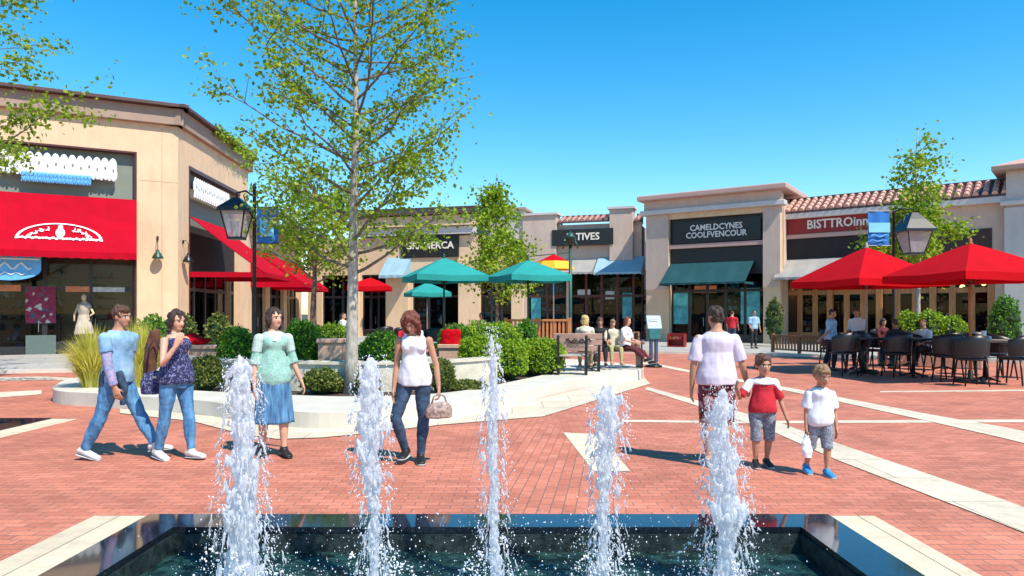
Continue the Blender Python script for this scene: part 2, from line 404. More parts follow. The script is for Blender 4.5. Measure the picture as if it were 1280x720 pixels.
# ------------------------------------------------------------------ fountain basins
def water_mat():
    m, nt, b, out = _mat('pool_water')
    b.inputs['Base Color'].default_value = (.012, .03, .03, 1); b.inputs['Roughness'].default_value = .06
    b.inputs['Specular IOR Level'].default_value = .6
    tc = N(nt, 'TexCoord'); nz = N(nt, 'TexNoise'); nz.inputs['Scale'].default_value = 9; nz.inputs['Detail'].default_value = 6
    nt.links.new(tc.outputs['Object'], nz.inputs['Vector'])
    rp = N(nt, 'ValToRGB'); rp.color_ramp.elements[0].color = (.005, .018, .018, 1); rp.color_ramp.elements[1].color = (.025, .075, .068, 1)
    rp.color_ramp.elements[0].position = .4; rp.color_ramp.elements[1].position = .62
    nt.links.new(nz.outputs[0], rp.inputs[0]); nt.links.new(rp.outputs[0], b.inputs['Base Color'])
    w = N(nt, 'TexNoise'); w.inputs['Scale'].default_value = 16; w.inputs['Detail'].default_value = 5; w.inputs['Distortion'].default_value = .8
    nt.links.new(tc.outputs['Object'], w.inputs['Vector'])
    bp = N(nt, 'Bump'); bp.inputs['Strength'].default_value = 1; bp.inputs['Distance'].default_value = .05
    nt.links.new(w.outputs[0], bp.inputs['Height']); nt.links.new(bp.outputs[0], b.inputs['Normal']); return m
WM = water_mat()
def basin(x0, x1, y0, y1, label, co, rim=.36):
    t = thing('fountain_basin', label, 'fountain basin', ((x0+x1)/2, (y0+y1)/2, 0))
    hx_, hy_ = (x1-x0)/2, (y1-y0)/2
    c = MB()
    cl, cr, cf, cb = co
    z = .006
    if cl: c.b2(-hx_-cl, -hx_-.003, -hy_-cf, hy_, -.15, z)
    if cr: c.b2(hx_+.003, hx_+cr, -hy_-cf, hy_, -.15, z)
    if cf: c.b2(-hx_, hx_, -hy_-cf, -hy_-.003, -.15, z)
    if cb: c.b2(-hx_-cl, hx_+cr, hy_+.003, hy_+cb, -.15, z)
    c.build('coping', MATS['coping'], t, bevel=.004)
    r = MB(); o = [(-hx_, -hy_), (hx_, -hy_), (hx_, hy_), (-hx_, hy_)]; i_ = [(-hx_+rim, -hy_+rim), (hx_-rim, -hy_+rim), (hx_-rim, hy_-rim), (-hx_+rim, hy_-rim)]
    for k in range(4):
        a, b_ = o[k], o[(k+1) % 4]; d, e = i_[k], i_[(k+1) % 4]
        r.quad((*a, .02), (*b_, .02), (*e, .02), (*d, .02)); r.quad((*a, -.4), (*b_, -.4), (*b_, .02), (*a, .02)); r.quad((*d, .02), (*e, .02), (*e, -.035), (*d, -.035))
    r.build('rim', MATS['granite'], t)
    j = MB()                                        # joints of the rim slabs
    for xx in (-.36, 1.45, -2.0):
        if abs(xx) < hx_-rim: j.b2(xx-.004, xx+.004, hy_-rim+.01, hy_-.01, .019, .0225)
    j.build('slab_joint', MATS['chrome'], t)
    w = MB(); q = .02
    ii = [(-hx_+rim+q, -hy_+rim+q), (hx_-rim-q, -hy_+rim+q), (hx_-rim-q, hy_-rim-q), (-hx_+rim+q, hy_-rim-q)]
    for k in range(4):
        a, b_ = ii[k], ii[(k+1) % 4]; w.quad((*b_, -.55), (*a, -.55), (*a, -.03), (*b_, -.03)); 
        d, e = i_[k], i_[(k+1) % 4]; w.quad((*d, -.034), (*e, -.034), (*b_, -.034), (*a, -.034))
    w.build('inner_wall', MATS['pool_wall'], t)
    # water with real ripples
    n = 90; ws = MB(); xs = [(-hx_+rim+q)+(2*hx_-2*rim-2*q)*k/n for k in range(n+1)]; ys = [(-hy_+rim+q)+(2*hy_-2*rim-2*q)*k/n for k in range(n+1)]
    vs = [(x_, y_, -.165+.010*noise.noise(V((x_*6, y_*6, 1)))+.004*noise.noise(V((x_*17, y_*17, 4)))) for y_ in ys for x_ in xs]
    ws.add(vs, [(b_*(n+1)+a, b_*(n+1)+a+1, (b_+1)*(n+1)+a+1, (b_+1)*(n+1)+a) for b_ in range(n) for a in range(n)])
    wo = ws.build('pool_water', WM, None, True, loc=t.location); tag(wo, kind='structure')
    return t
basin(PX0, PX1, PY0, PY1, 'black granite rimmed fountain basin holding the five foaming jets', (.45, .38, .4, 0))
basin(QX0, QX1, QY0, QY1, 'smaller looking dark fountain basin with cream coping behind the denim man', (.4, .4, .4, 0))

# ------------------------------------------------------------------ jets
def foam_mat(name, alpha_lo, alpha_hi):
    m, nt, b, out = _mat(name)
    b.inputs['Base Color'].default_value = (.93, .94, .97, 1); b.inputs['Roughness'].default_value = .25
    b.inputs['Subsurface Weight'].default_value = 0
    tr = N(nt, 'BsdfTransparent'); mx = N(nt, 'MixShader')
    trl = N(nt, 'BsdfTranslucent'); trl.inputs[0].default_value = (.93, .94, .98, 1); m1 = N(nt, 'MixShader'); m1.inputs[0].default_value = .6
    nt.links.new(b.outputs[0], m1.inputs[1]); nt.links.new(trl.outputs[0], m1.inputs[2])
    tc = N(nt, 'TexCoord'); mp = N(nt, 'Mapping'); mp.inputs['Scale'].default_value = (1, 1, .4)
    nz = N(nt, 'TexNoise'); nz.inputs['Scale'].default_value = 26; nz.inputs['Detail'].default_value = 5; nz.inputs['Roughness'].default_value = .7
    nt.links.new(tc.outputs['Object'], mp.inputs[0]); nt.links.new(mp.outputs[0], nz.inputs['Vector'])
    mr = N(nt, 'MapRange'); mr.inputs['From Min'].default_value = .38; mr.inputs['From Max'].default_value = .56
    mr.inputs['To Min'].default_value = alpha_lo; mr.inputs['To Max'].default_value = alpha_hi
    nt.links.new(nz.outputs[0], mr.inputs[0]); nt.links.new(mr.outputs[0], mx.inputs[0])
    nt.links.new(tr.outputs[0], mx.inputs[1]); nt.links.new(m1.outputs[0], mx.inputs[2]); nt.links.new(mx.outputs[0], out.inputs[0])
    bp = N(nt, 'Bump'); bp.inputs['Strength'].default_value = .8; bp.inputs['Distance'].default_value = .02
    nt.links.new(nz.outputs[0], bp.inputs['Height']); nt.links.new(bp.outputs[0], b.inputs['Normal'])
    return m
FM = foam_mat('jet_foam', .45, 1.0); FV = foam_mat('jet_veil', 0.35, .95)
def drops_mat():
    m, nt, b, out = _mat('drops'); b.inputs['Base Color'].default_value = (.85, .88, .93, 1); b.inputs['Roughness'].default_value = .12
    return m
DM = drops_mat()
def jet(px, Y, label, prof, core, veil, nd, seed, fall=1.0):
    """prof: (photo y, left px, right px) rows of the foam body"""
    rnd = random.Random(seed)
    x0 = X(px, Y); zb = -.17
    t = thing('fountain_jet', label, 'fountain jet', (x0, Y, zb), 0, 'foaming jets in the near basin')
    rows = [(Z(a, Y)-zb, X(l, Y)-x0, X(r, Y)-x0) for a, l, r in prof]
    def at(z, rows=rows):
        for (z1, l1, r1), (z0_, l0, r0) in zip(rows, rows[1:]):
            if z0_ <= z <= z1:
                k = (z-z0_)/(z1-z0_+1e-9); return l0+(l1-l0)*k, r0+(r1-r0)*k
        return (rows[-1][1], rows[-1][2]) if z < rows[-1][0] else (rows[0][1], rows[0][2])
    top = rows[0][0]
    # foam body: hundreds of stretched blobs of water fused into a ragged lace
    mb = MB(); zz = 0
    sway = lambda z: .014*noise.noise(V((z*5, seed, 0)))+.02*noise.noise(V((z*1.7, seed, 7)))
    for k in range(core*60):
        z = top*(rnd.random()**.9); l, r = at(z); c = (l+r)/2+sway(z); w = (r-l)/2*(.82+.45*noise.noise(V((z*9, seed, 3)))+.25*noise.noise(V((z*23, seed, 9))))
        a = rnd.uniform(0, 2*pi); q = min(1.2, abs(rnd.gauss(0, .50))); rad = rnd.uniform(.35, 1)*max(.006, w*.17)*(1.15-.6*q)
        cx_, cy_ = c+cos(a)*w*q, sin(a)*w*q*.9
        mb.ell((cx_, cy_, z), (rad, rad, rad*rnd.uniform(2.0, 6.0)), Matrix.Rotation(rnd.gauss(0, .22)+cos(a)*q*.18, 3, 'Y'), 7, 5)
    n = 30; mb.tube([(sum(at(top*.96*i/n))/2+sway(top*.96*i/n), 0, top*.96*i/n) for i in range(n+1)], [max(.008, (at(top*i/n)[1]-at(top*i/n)[0])*.20*(1+.4*noise.noise(V((i*.8, seed, 1))))) for i in range(n+1)], 9)
    fuse(mb, 'water_column', FM, .0075, 1, .008, 38, t, (1, 1, .35), seed)
    # broken rags of water falling around it
    vb = MB()
    for k in range(veil*4):
        a = rnd.uniform(0, 2*pi); z = top*rnd.uniform(.02, .97); l, r = at(z); c = (l+r)/2; w = (r-l)/2
        rr = w*rnd.uniform(.85, 1.15)+abs(rnd.gauss(0, .022))*fall*(1.3-z/top); L = rnd.uniform(.02, .10)*(1.2-.6*z/top); n = 6; pts = []; rs = []
        ph = rnd.uniform(0, 9); r0_ = rnd.uniform(.0018, .0055)
        for i in range(n+1):
            q = i/n; pts.append((c+cos(a)*(rr+q*.02)+.014*noise.noise(V((z*9+q*2, ph, 3))), sin(a)*(rr+q*.02)*.85+.014*noise.noise(V((z*9+q*2, ph, 8))), z-L*q)); rs.append(r0_*(.3+1.5*sin(pi*min(1, q+.1))*(.6+.8*abs(noise.noise(V((q*6, ph, k))))) ))
        vb.tube(pts, rs, 5)
    tag(vb.build('falling_water', FV, t, True), kind='stuff')
    d = MB()
    for k in range(int(nd*1.5)):
        z = top*1.03*rnd.random()**(.75 if rnd.random() < .5 else 2.4)
        l, r = at(min(z, top*.98)); c = (l+r)/2; w = (r-l)/2
        s = w*.8+abs(rnd.gauss(0, .015+.075*(1-z/top)**2))*fall
        a = rnd.uniform(0, 2*pi); rad = rnd.choice((.0009, .0013, .0018, .0024, .0036)); st = rnd.uniform(1, 2.6)
        d.ico((c+cos(a)*s*1.15, sin(a)*s*.9, z), rad, (1, 1, st))
    tag(d.build('spray', DM, t, True), kind='stuff')
    return t
JY = 4.75
jet(301, JY, 'leftmost foaming jet, thick and ragged, overlapping the woman in the mint blouse', [(455, 284, 322), (470, 280, 325), (520, 280, 326), (580, 278, 329), (640, 274, 332), (760, 268, 342)], 26, 60, 1500, 11, 1.1)
jet(466, JY, 'foaming jet with a bulging top, just beside the woman in the white top', [(452, 456, 476), (462, 444, 484), (500, 438, 486), (560, 436, 488), (600, 444, 486), (640, 456, 480), (760, 452, 480)], 22, 46, 1100, 12, .8)
jet(614, JY, 'tallest and thinnest foaming jet, rising in front of the rounded hedge', [(418, 608, 624), (426, 609, 621), (440, 607, 624), (500, 603, 630), (560, 604, 630), (640, 606, 630), (760, 602, 634)], 14, 46, 1000, 13, .9)
jet(758, JY, 'shortest foaming jet, curling over to one side above the small pale paving wedge', [(494, 738, 782), (506, 736, 786), (540, 737, 785), (570, 738, 776), (600, 739, 770), (660, 742, 768), (760, 738, 774)], 20, 56, 1300, 14, 1.2)
jet(905, JY, 'foaming jet spreading into a broad cone in front of the man with the lavender shirt', [(490, 890, 916), (510, 884, 918), (550, 878, 924), (600, 880, 932), (640, 884, 938), (690, 888, 928), (760, 880, 940)], 30, 56, 1500, 15, 1.1)
# loose splashes thrown over the basin
sp = MB(); rnd = random.Random(5)
for cx in (301, 466, 614, 758, 905):
    for k in range(420):
        a = rnd.uniform(0, 2*pi); r_ = abs(rnd.gauss(0, .30)); z = -.16+.52*rnd.random()**2.3
        rad = rnd.choice((.0016, .0022, .003, .0045)); sp.ico((X(cx, JY)+cos(a)*r_, JY+sin(a)*r_*.9, z), rad, (1, 1, rnd.uniform(1, 1.8)))
    for k in range(5):                             # thrown ribbons of water
        a = rnd.uniform(0, 2*pi); L = rnd.uniform(.10, .26); h = rnd.uniform(.12, .34); pts = []; r0 = rnd.uniform(.05, .12)
        for i in range(12):
            q = i/11; pts.append((X(cx, JY)+cos(a)*(r0+L*q)+.012*noise.noise(V((q*5, k, cx))), JY+sin(a)*(r0+L*q), -.17+h*4*q*(1-q)*.8+h*.25*(1-q)))
        for p_ in pts:
            for q_ in range(3): sp.ico((p_[0]+rnd.gauss(0, .008), p_[1]+rnd.gauss(0, .008), p_[2]+rnd.gauss(0, .008)), rnd.choice((.003, .005, .007)), (1, 1, 1.3))
tag(sp.build('splash', DM, None, True), 'white water splashes and droplets over the near basin', 'water spray', kind='stuff')
# foam patches on the water round each jet
fb = MB()
for cx in (301, 466, 614, 758, 905):
    for k in range(300):
        a = rnd.uniform(0, 2*pi); r_ = abs(rnd.gauss(0, .20)); rad = rnd.uniform(.004, .014)
        fb.ico((X(cx, JY)+cos(a)*r_*1.2, JY+sin(a)*r_, -.163), rad, (1, 1, .45))
tag(fb.build('foam', DM, None, True), 'white foam bubbling on the water at the foot of the jets', 'foam', kind='stuff')

# ------------------------------------------------------------------ planter island
def smooth(pts, n=8, closed=True):
    out = []; L = len(pts)
    for i in range(L if closed else L-1):
        p = [V((*pts[(i+k) % L], 0)) if closed else V((*pts[max(0, min(L-1, i+k))], 0)) for k in (-1, 0, 1, 2)]
        for j in range(n):
            t = j/n
            out.append(.5*((2*p[1])+(-p[0]+p[2])*t+(2*p[0]-5*p[1]+4*p[2]-p[3])*t*t+(-p[0]+3*p[1]-3*p[2]+p[3])*t**3))
    return out
outer = smooth([(-9.0, 14.2), (-8.3, 13.15), (-7.3, 12.7), (-6.3, 12.25), (-5.1, 11.7), (-3.8, 10.75), (-2.6, 10.25), (-1.4, 10.9), (-.1, 12.5), (1.0, 14.9), (2.2, 16.7), (3.3, 18.2), (3.2, 20.0), (1.2, 22.6), (-3, 23.8), (-7, 22.6), (-9.2, 18.5), (-9.5, 15.8)])
inner = smooth([(-8.4, 15.4), (-7.6, 14.1), (-6.6, 13.5), (-5.9, 13.1), (-4.9, 12.7), (-3.9, 12.35), (-2.8, 12.1), (-1.6, 12.35), (-.7, 13.3), (.2, 15.2), (.85, 16.8), (1.0, 18.3), (.7, 19.6), (-.3, 21.0), (-3, 22.2), (-6.3, 21.2), (-8.0, 18.4), (-8.6, 16.6)])
KH = .26
tk = thing('planter_island', 'curved pale concrete planter island with a wide ledge around the trees', 'planter', (0, 0, 0))
mb = MB(); n = len(outer)
for i in range(n):
    a, b = outer[i], outer[(i+1) % n]; c, d = inner[i], inner[(i+1) % n]
    up = V((0, 0, KH)); 
    ins = lambda p, q: p.lerp(q, .02)
    mb.quad(a, b, b+up*.93, a+up*.93); mb.quad(a+up*.93, b+up*.93, ins(b, d)+up, ins(a, c)+up)
    mb.quad(ins(a, c)+up, ins(b, d)+up, d+up, c+up); mb.quad(c+up, d+up, d+V((0, 0, .05)), c+V((0, 0, .05)))
mb.build('ledge', MATS['kerb_stone'], tk)
mb = MB(); mb.quad(*[p+V((0, 0, KH-.05)) for p in inner]); tag(mb.build('soil', MATS['soil'], tk), kind='stuff')
apron = strip('apron_paving', [(150, 512), (190, 514), (240, 518), (300, 526), (400, 536), (500, 532), (560, 522), (644, 508), (700, 493), (760, 480), (805, 472)],
      [(150, 517), (190, 522), (240, 527), (300, 543), (355, 551), (430, 546), (537, 533), (644, 524), (677, 522), (732, 505), (813, 480)], .012, MATS['band_stone'])
# raised cream block wall inside the bed
wl = MB(); pts = smooth([(-7.2, 15.4), (-6.2, 14.3), (-5.0, 13.75), (-3.6, 13.35), (-2.2, 13.3), (-1.2, 13.8), (-.3, 14.9)], 5, False)
for a, b in zip(pts, pts[1:]):
    d = b-a; wl.box(((a.x+b.x)/2, (a.y+b.y)/2, .47), (d.length+.03, .28, .5), atan2(d.y, d.x))
w_ = tag(wl.build('garden_wall', MATS['cream_block']), 'low cream block garden wall curving through the planter bed', 'garden wall')
cp = MB()
for a, b in zip(pts, pts[1:]):
    d = b-a; cp.box(((a.x+b.x)/2, (a.y+b.y)/2, .745), (d.length+.05, .36, .05), atan2(d.y, d.x))
cp.build('coping', MATS['cream_block'], w_)
def pier(px0, px1, ytop, Y, label, zb=.2, deep=.5):
    x0, x1 = X(px0, Y), X(px1, Y); zt = Z(ytop, Y)
    t = thing('stone_seat', label, 'stone seat', ((x0+x1)/2, Y, zb)); w = x1-x0; h = zt-zb
    MB().box((0, 0, h/2-.04), (w*.9, deep*.85, h-.08)).build('base', MATS['sandstone'], t, bevel=.01)
    MB().box((0, 0, h-.045), (w, deep, .09)).build('cap', MATS['sandstone'], t, bevel=.015); return t
pier(399, 432, 423, 15.2, 'short square sandstone pier just beside the big tree trunk')
pier(232, 312, 431, 16.2, 'long low sandstone wall with a tan cap, behind the gesturing woman')
pier(452, 505, 427, 16.6, 'low sandstone seat wall glimpsed between the tree trunk and the woman in white')
pier(548, 580, 430, 16.2, 'sandstone block under the red bag')
# ------------------------------------------------------------------ buildings
class Fac:
    """a straight facade from p0 to p1 (left to right as the plaza sees it); local x along it, y into the building, z up"""
    def __init__(s, p0, p1, H):
        s.p0, s.p1, s.H = V((*p0, 0)), V((*p1, 0)), H
        d = s.p1-s.p0; s.L = d.length; s.d = d.normalized(); s.rz = atan2(d.y, d.x); s.n = V((s.d.y, -s.d.x, 0))
    def Yx(s, px, off=0):
        k = (px-CX)/F; a = s.p0+s.n*off
        u = (k*a.y-a.x)/(s.d.x-k*s.d.y); return u, a.y+u*s.d.y
    def u(s, px, off=0): return s.Yx(px, off)[0]
    def z(s, px, py, off=0): return EH+(HY-py)*s.Yx(px, off)[1]/F
def wall_mesh(L, H, ops, t=.45, z0=0, zsplit=None):
    """wall with real openings: ops = (u0,u1,z0,z1)"""
    us = sorted({0, L, *[o[0] for o in ops], *[o[1] for o in ops]}); zs = sorted({z0, H, *[o[2] for o in ops], *[o[3] for o in ops]})
    us = [q for q in us if 0 <= q <= L]; zs = [q for q in zs if z0 <= q <= H]
    mb = MB()
    for i in range(len(us)-1):
        for j in range(len(zs)-1):
            uc, zc = (us[i]+us[i+1])/2, (zs[j]+zs[j+1])/2
            if any(o[0] < uc < o[1] and o[2] < zc < o[3] for o in ops): continue
            a, b, c, d = us[i], us[i+1], zs[j], zs[j+1]
            mb.quad((a, 0, c), (b, 0, c), (b, 0, d), (a, 0, d)); mb.quad((b, t, c), (a, t, c), (a, t, d), (b, t, d))
    for a, b, c, d in ops:
        mb.quad((a, 0, c), (a, 0, d), (a, t, d), (a, t, c)); mb.quad((b, 0, d), (b, 0, c), (b, t, c), (b, t, d))
        mb.quad((a, 0, d), (b, 0, d), (b, t, d), (a, t, d)); mb.quad((b, 0, c), (a, 0, c), (a, t, c), (b, t, c))
    mb.quad((0, 0, H), (L, 0, H), (L, t, H), (0, t, H)); mb.quad((0, t, z0), (0, t, H), (0, 0, H), (0, 0, z0)); mb.quad((L, 0, z0), (L, 0, H), (L, t, H), (L, t, z0))
    return mb
def shell(t, L, H, depth, m, roofm=None):
    """the rest of the body: back, sides, roof, dark inside"""
    mb = MB(); e = .46
    mb.quad((0, depth, 0), (0, depth, H-.5), (0, .45, H-.5), (0, .45, 0)); mb.quad((L, .45, 0), (L, .45, H-.5), (L, depth, H-.5), (L, depth, 0))
    mb.quad((L, depth, 0), (L, depth, H-.5), (0, depth, H-.5), (0, depth, 0)); mb.quad((0, .45, H-.5), (L, .45, H-.5), (L, depth, H-.5), (0, depth, H-.5))
    mb.build('rear_wall', m, t)
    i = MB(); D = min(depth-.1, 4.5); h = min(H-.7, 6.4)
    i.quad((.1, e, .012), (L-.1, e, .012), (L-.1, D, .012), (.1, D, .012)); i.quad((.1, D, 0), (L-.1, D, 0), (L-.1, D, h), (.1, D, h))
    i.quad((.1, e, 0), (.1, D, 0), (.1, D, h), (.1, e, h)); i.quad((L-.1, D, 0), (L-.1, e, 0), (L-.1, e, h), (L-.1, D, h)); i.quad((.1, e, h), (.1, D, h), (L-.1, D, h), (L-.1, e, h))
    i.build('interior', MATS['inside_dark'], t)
def window(t, u0, u1, z0, z1, y, fm, gm, cols=1, trans=None, fw=.07, name='window', sillh=0, mull=None):
    """one framed window with its own pane"""
    f = MB(); d = .10
    f.b2(u0, u0+fw, y, y+d, z0, z1); f.b2(u1-fw, u1, y, y+d, z0, z1); f.b2(u0+fw, u1-fw, y, y+d, z1-fw, z1); f.b2(u0+fw, u1-fw, y, y+d, z0, z0+max(fw, sillh))
    for k in range(1, cols):
        c = u0+(u1-u0)*k/cols; f.b2(c-fw*.4, c+fw*.4, y+.012, y+d-.012, z0+fw, z1-fw)
    if trans: f.b2(u0+fw, u1-fw, y+.006, y+d-.006, trans-fw*.4, trans+fw*.4)
    w = f.build(name, fm, t); g = MB(); g.quad((u0+fw*.5, y+.05, z0+fw*.5), (u1-fw*.5, y+.05, z0+fw*.5), (u1-fw*.5, y+.05, z1-fw*.5), (u0+fw*.5, y+.05, z1-fw*.5))
    g.build('pane', gm, w); return w
def storefront(t, u0, u1, z1, y, n, fm, gm='glass', trans=2.6, doors=(), base=.35):
    w = (u1-u0)/n
    for k in range(n):
        a, b = u0+w*k, u0+w*(k+1)
        if k in doors:
            d = window(t, a+.003, b-.003, .13, trans, y, fm, MATS[gm], 1, None, .09, 'door', .28)
            h = MB(); h.tube([(b-.2, y-.03, .95), (b-.2, y-.06, 1.0), (b-.2, y-.06, 1.4), (b-.2, y-.03, 1.45)], .015, 6); h.build('handle', MATS['chrome'], d)
        else: window(t, a+.003, b-.003, .13, trans, y, fm, MATS[gm], 1, None, .07, 'window', base)
        window(t, a+.003, b-.003, trans+.004, z1, y, fm, MATS[gm], 1, None, .07, 'transom_window')
def awning(t, u0, u1, za, zb, out, val, m, label=None, y=0, open_ends=False):
    """sloping canvas from (y, za) out to (y-out, zb) with a hanging valance"""
    mb = MB(); n = max(6, int((u1-u0)/.35)); k = 6; th = .03
    def pt(i, j, dz=0):
        q = j/k; sag = -.05*sin(pi*q)+.022*sin(i*2.1)*sin(pi*q); return (u0+(u1-u0)*i/n, y-out*q, za+(zb-za)*q+sag+dz)
    vs = [pt(i, j, dz) for dz in (0, -th) for i in range(n+1) for j in range(k+1)]
    S = (n+1)*(k+1); fs = []
    for i in range(n):
        for j in range(k):
            a = i*(k+1)+j; fs.append((a, a+1, a+k+2, a+k+1)); fs.append((S+a+k+1, S+a+k+2, S+a+1, S+a))
    for i in range(n):
        a = i*(k+1); fs += [(a+k+1, a, S+a, S+a+k+1)]
    mb.add(vs, fs)
    if not open_ends:
        for uu in (u0, u1): mb.add([(uu, y, za), (uu, y-out, zb), (uu, y, zb)], [(0, 1, 2)]); 
    a = mb.build('awning', MATS[m], t); tag(a, label)
    v = MB(); N_ = n*4
    vs = [(u0+(u1-u0)*i/N_, y-out-.012+.014*sin(i*.8), zb-(val if r else 0)+ (0.0 if r == 0 else .03*abs(sin(i*pi/4)))) for r in (0, 1) for i in range(N_+1)]
    v.add(vs, [(i, i+1, N_+2+i, N_+1+i) for i in range(N_)])
    for uu in (u0, u1): v.quad((uu, y-out, zb), (uu, y, zb), (uu, y, zb-val), (uu, y-out, zb-val))
    v.build('valance', MATS[m], a)
    r = MB()
    r.tube([(u0, y-out+.03, zb-.03), (u1, y-out+.03, zb-.03)], .022, 6)
    for uu in [u0+.03]+[u0+(u1-u0)*q/3 for q in (1, 2)]+[u1-.03]: r.tube([(uu, y, zb+.02), (uu, y-out+.03, zb-.03)], .018, 6)
    r.build('awning_frame', MATS['black_metal'], a); return a
def shelves(fac, u0, u1, label, seed, gm='goods', y0=.95, tall=3.3):
    rnd = random.Random(seed)
    o = fac.p0+fac.d*((u0+u1)/2)-fac.n*y0
    nl_ = max(3, round(tall/.44)); t = thing('display_shelf', label, 'display shelf', (o.x, o.y, .05), fac.rz); w = u1-u0
    s = MB()
    for k in range(nl_): s.b2(-w/2, w/2, 0, .4, .12+k*tall/nl_, .15+k*tall/nl_)
    for q in (-w/2, 0, w/2): s.b2(q-.02, q+.02, .38, .42, 0, tall)
    s.build('shelf_rack', MATS['inside_wood'], t)
    g = MB()
    for k in range(nl_):
        x = -w/2+.05
        while x < w/2-.15:
            a = rnd.uniform(.08, .34); h = rnd.uniform(.10, .34)
            if rnd.random() < .82:
                z = .151+k*tall/nl_
                if rnd.random() < .6: g.b2(x, x+a*.9, .04, .04+rnd.uniform(.1, .3), z, z+h)
                else: g.lathe((x+a*.45, .18, z), [(a*.3, 0), (a*.42, h*.4), (a*.2, h*.8), (a*.16, h)], 8)
            x += a+rnd.uniform(.01, .08)
    tag(g.build('goods', MATS[gm], t), kind='stuff'); return t
def cornice(t, L, H, m1, m2, over=.4, band=.55, cap=.14):
    c = MB()
    c.b2(-over*.6, L+over*.6, -over*.45, .5, H-band, H-cap*.5); c.build('frieze', m1, t, bevel=.02)
    c = MB(); c.b2(-over, L+over, -over, .6, H-cap*.5+.003, H+cap*.5); c.build('roof_cap', m2, t, bevel=.015)

# ---- big peach shop, front face
A0, A1, A2 = V((-26.8, 22.4)), V((-13.6, 29.3)), V((-14.15, 38.6))
f1 = Fac(A0, A1, 10.0)
shopL = thing('shop_building', 'big peach stucco corner shop with a red awning over its dark glass front', 'building', (f1.p0.x, f1.p0.y, 0), f1.rz)
ub = f1.u(171); zt = f1.z(171, 190); ub0 = 1.2
wall_mesh(f1.L, 9.4, [(ub0, ub, .02, zt)], .55).build('wall', MATS['peach'], shopL)
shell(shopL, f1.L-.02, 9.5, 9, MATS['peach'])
cornice(shopL, f1.L-.1, 10.0, MATS['cornice'], MATS['brown_cap'], .5, .74, .14)
zaw = f1.z(172, 250)
MB().b2(ub0, ub, .30, .42, zaw-2.0, zt-.02).build('panel', MATS['sage'], shopL)
e = MB(); e.b2(ub-.07, ub-.004, -.03, .3, .1, zt-.005); e.b2(ub0, ub, -.03, .3, zt-.075, zt-.004); e.build('opening_trim', MATS['frame_maroon'], shopL)
storefront(shopL, ub0+.02, ub-.08, 3.9, .34, 8, MATS['frame_dark'], 'glass', 2.62, (5,), .45)
aw = awning(shopL, f1.u(-260), f1.u(171), zaw, f1.z(178, 318, 1.4)+.02, 1.45, .26, 'crimson_canvas', 'long red awning with a pale arched emblem')
# emblem on the awning slope: an arch of small letters over an oval
def emblem(parent, u, y, z, slope, w, h):
    g = MB()
    n = 30
    for (r0, r1, th) in ((1.0, 1.0, .05),):
        for i in range(n):
            a0, a1 = pi*i/n, pi*(i+1)/n
            for rr in (1.0,):
                p = [(cos(a)*w/2*q, 0, sin(a)*h*q) for a, q in ((a0, rr), (a1, rr), (a1, rr-.065), (a0, rr-.065))]
                g.quad(*p)
    for i in range(25):                              # row of small scalloped marks beneath the arch
        x = -w/2*.92+w*.92*i/24; g.ell((x, 0, h*.08+.02*sin(i*2.7)), (.06, .012, .055), None, 8, 4)
    rnd = random.Random(3)
    for i in range(17):                              # illegible lettering inside the arch
        a = pi*(i+.8)/18.5; x, z_ = cos(a)*w/2*.72, sin(a)*h*.66
        if abs(x) < .13*w: continue
        for k in range(3): g.box((x+rnd.uniform(-.07, .07), 0, z_+rnd.uniform(-.07, .07)), (.035 if k else .12, .012, .12 if k else .035), rot=Matrix.Rotation(rnd.uniform(-.5, .5), 3, 'Y'))
    g.ell((0, 0, h*.42), (w*.055, .02, h*.30), None, 10, 6); g.ell((0, 0, h*.78), (w*.03, .02, h*.12), None, 8, 5)
    o = g.build('emblem', MATS['white'], parent); o.location = (u, y, z); o.rotation_euler = (slope, 0, 0); return o
zl = f1.z(178, 318, 1.4)+.02
sl = atan2(1.45, zaw-zl)
ue = f1.u(74, .9); q_ = .80
emblem(aw, f1.u(75, 1.1), -1.45*q_-.03, zaw+(zl-zaw)*q_-.02, -sl, 2.75, .78)
# wavy white and blue lettering on the sage panel
def script_sign(fac, pxs, pys, rows, m, label, wob, y=.14, cat='sign'):
    """illegible raised script: a wavy run of fused rounded strokes"""
    (pa, pb), (ya, yb) = pxs, pys
    u0, u1 = fac.u(pa), fac.u(pb); z0, z1 = fac.z((pa+pb)/2, yb), fac.z((pa+pb)/2, ya)
    o = fac.p0+fac.d*((u0+u1)/2)-fac.n*y
    t = thing('shop_sign', label, cat, (o.x, o.y, (z0+z1)/2), fac.rz)
    w, h = u1-u0, z1-z0; g = MB(); n = max(8, int(w/(h*.30))); rnd = random.Random(int(w*100))
    for i in range(n):
        x = -w/2+w*(i+.5)/n; s = w/n
        g.ell((x, 0, h*.22), (s*.52, .05, h*.30), None, 10, 6); g.ell((x+s*.1, 0, -h*.2), (s*.50, .05, h*.27*(1+.25*rnd.random())), None, 10, 6)
        g.tube([(x-s*.45, 0, -h*.5), (x-s*.2, 0, -h*.1), (x-s*.35, 0, h*.35)], .05*h, 6)
    g.b2(-w/2, w/2, .0, .05, -h*.14, h*.30)
    
    for i in range(n): g.ell((-w/2+w*(i+.5)/n+.02, -.045, h*.05*(-1)**i), (w/n*.13, .02, h*.09), None, 8, 4, mi=1)
    g.build('lettering', [m, MATS['sage']], t)
    s2 = MB()
    for i in range(4): s2.cyl((-w/2+w*(i+.5)/4, .04, -h*.1), .02, .02); 
    s2.b2(-w/2+.1, w/2-.1, .05, .16, -.04, .04); s2.build('mounting_rail', MATS['black_metal'], t); return t
script_sign(f1, (-70, 146), (190, 219), 1, MATS['white'], 'wide row of scalloped white letters on the sage panel above the front awning', .1, -.06)
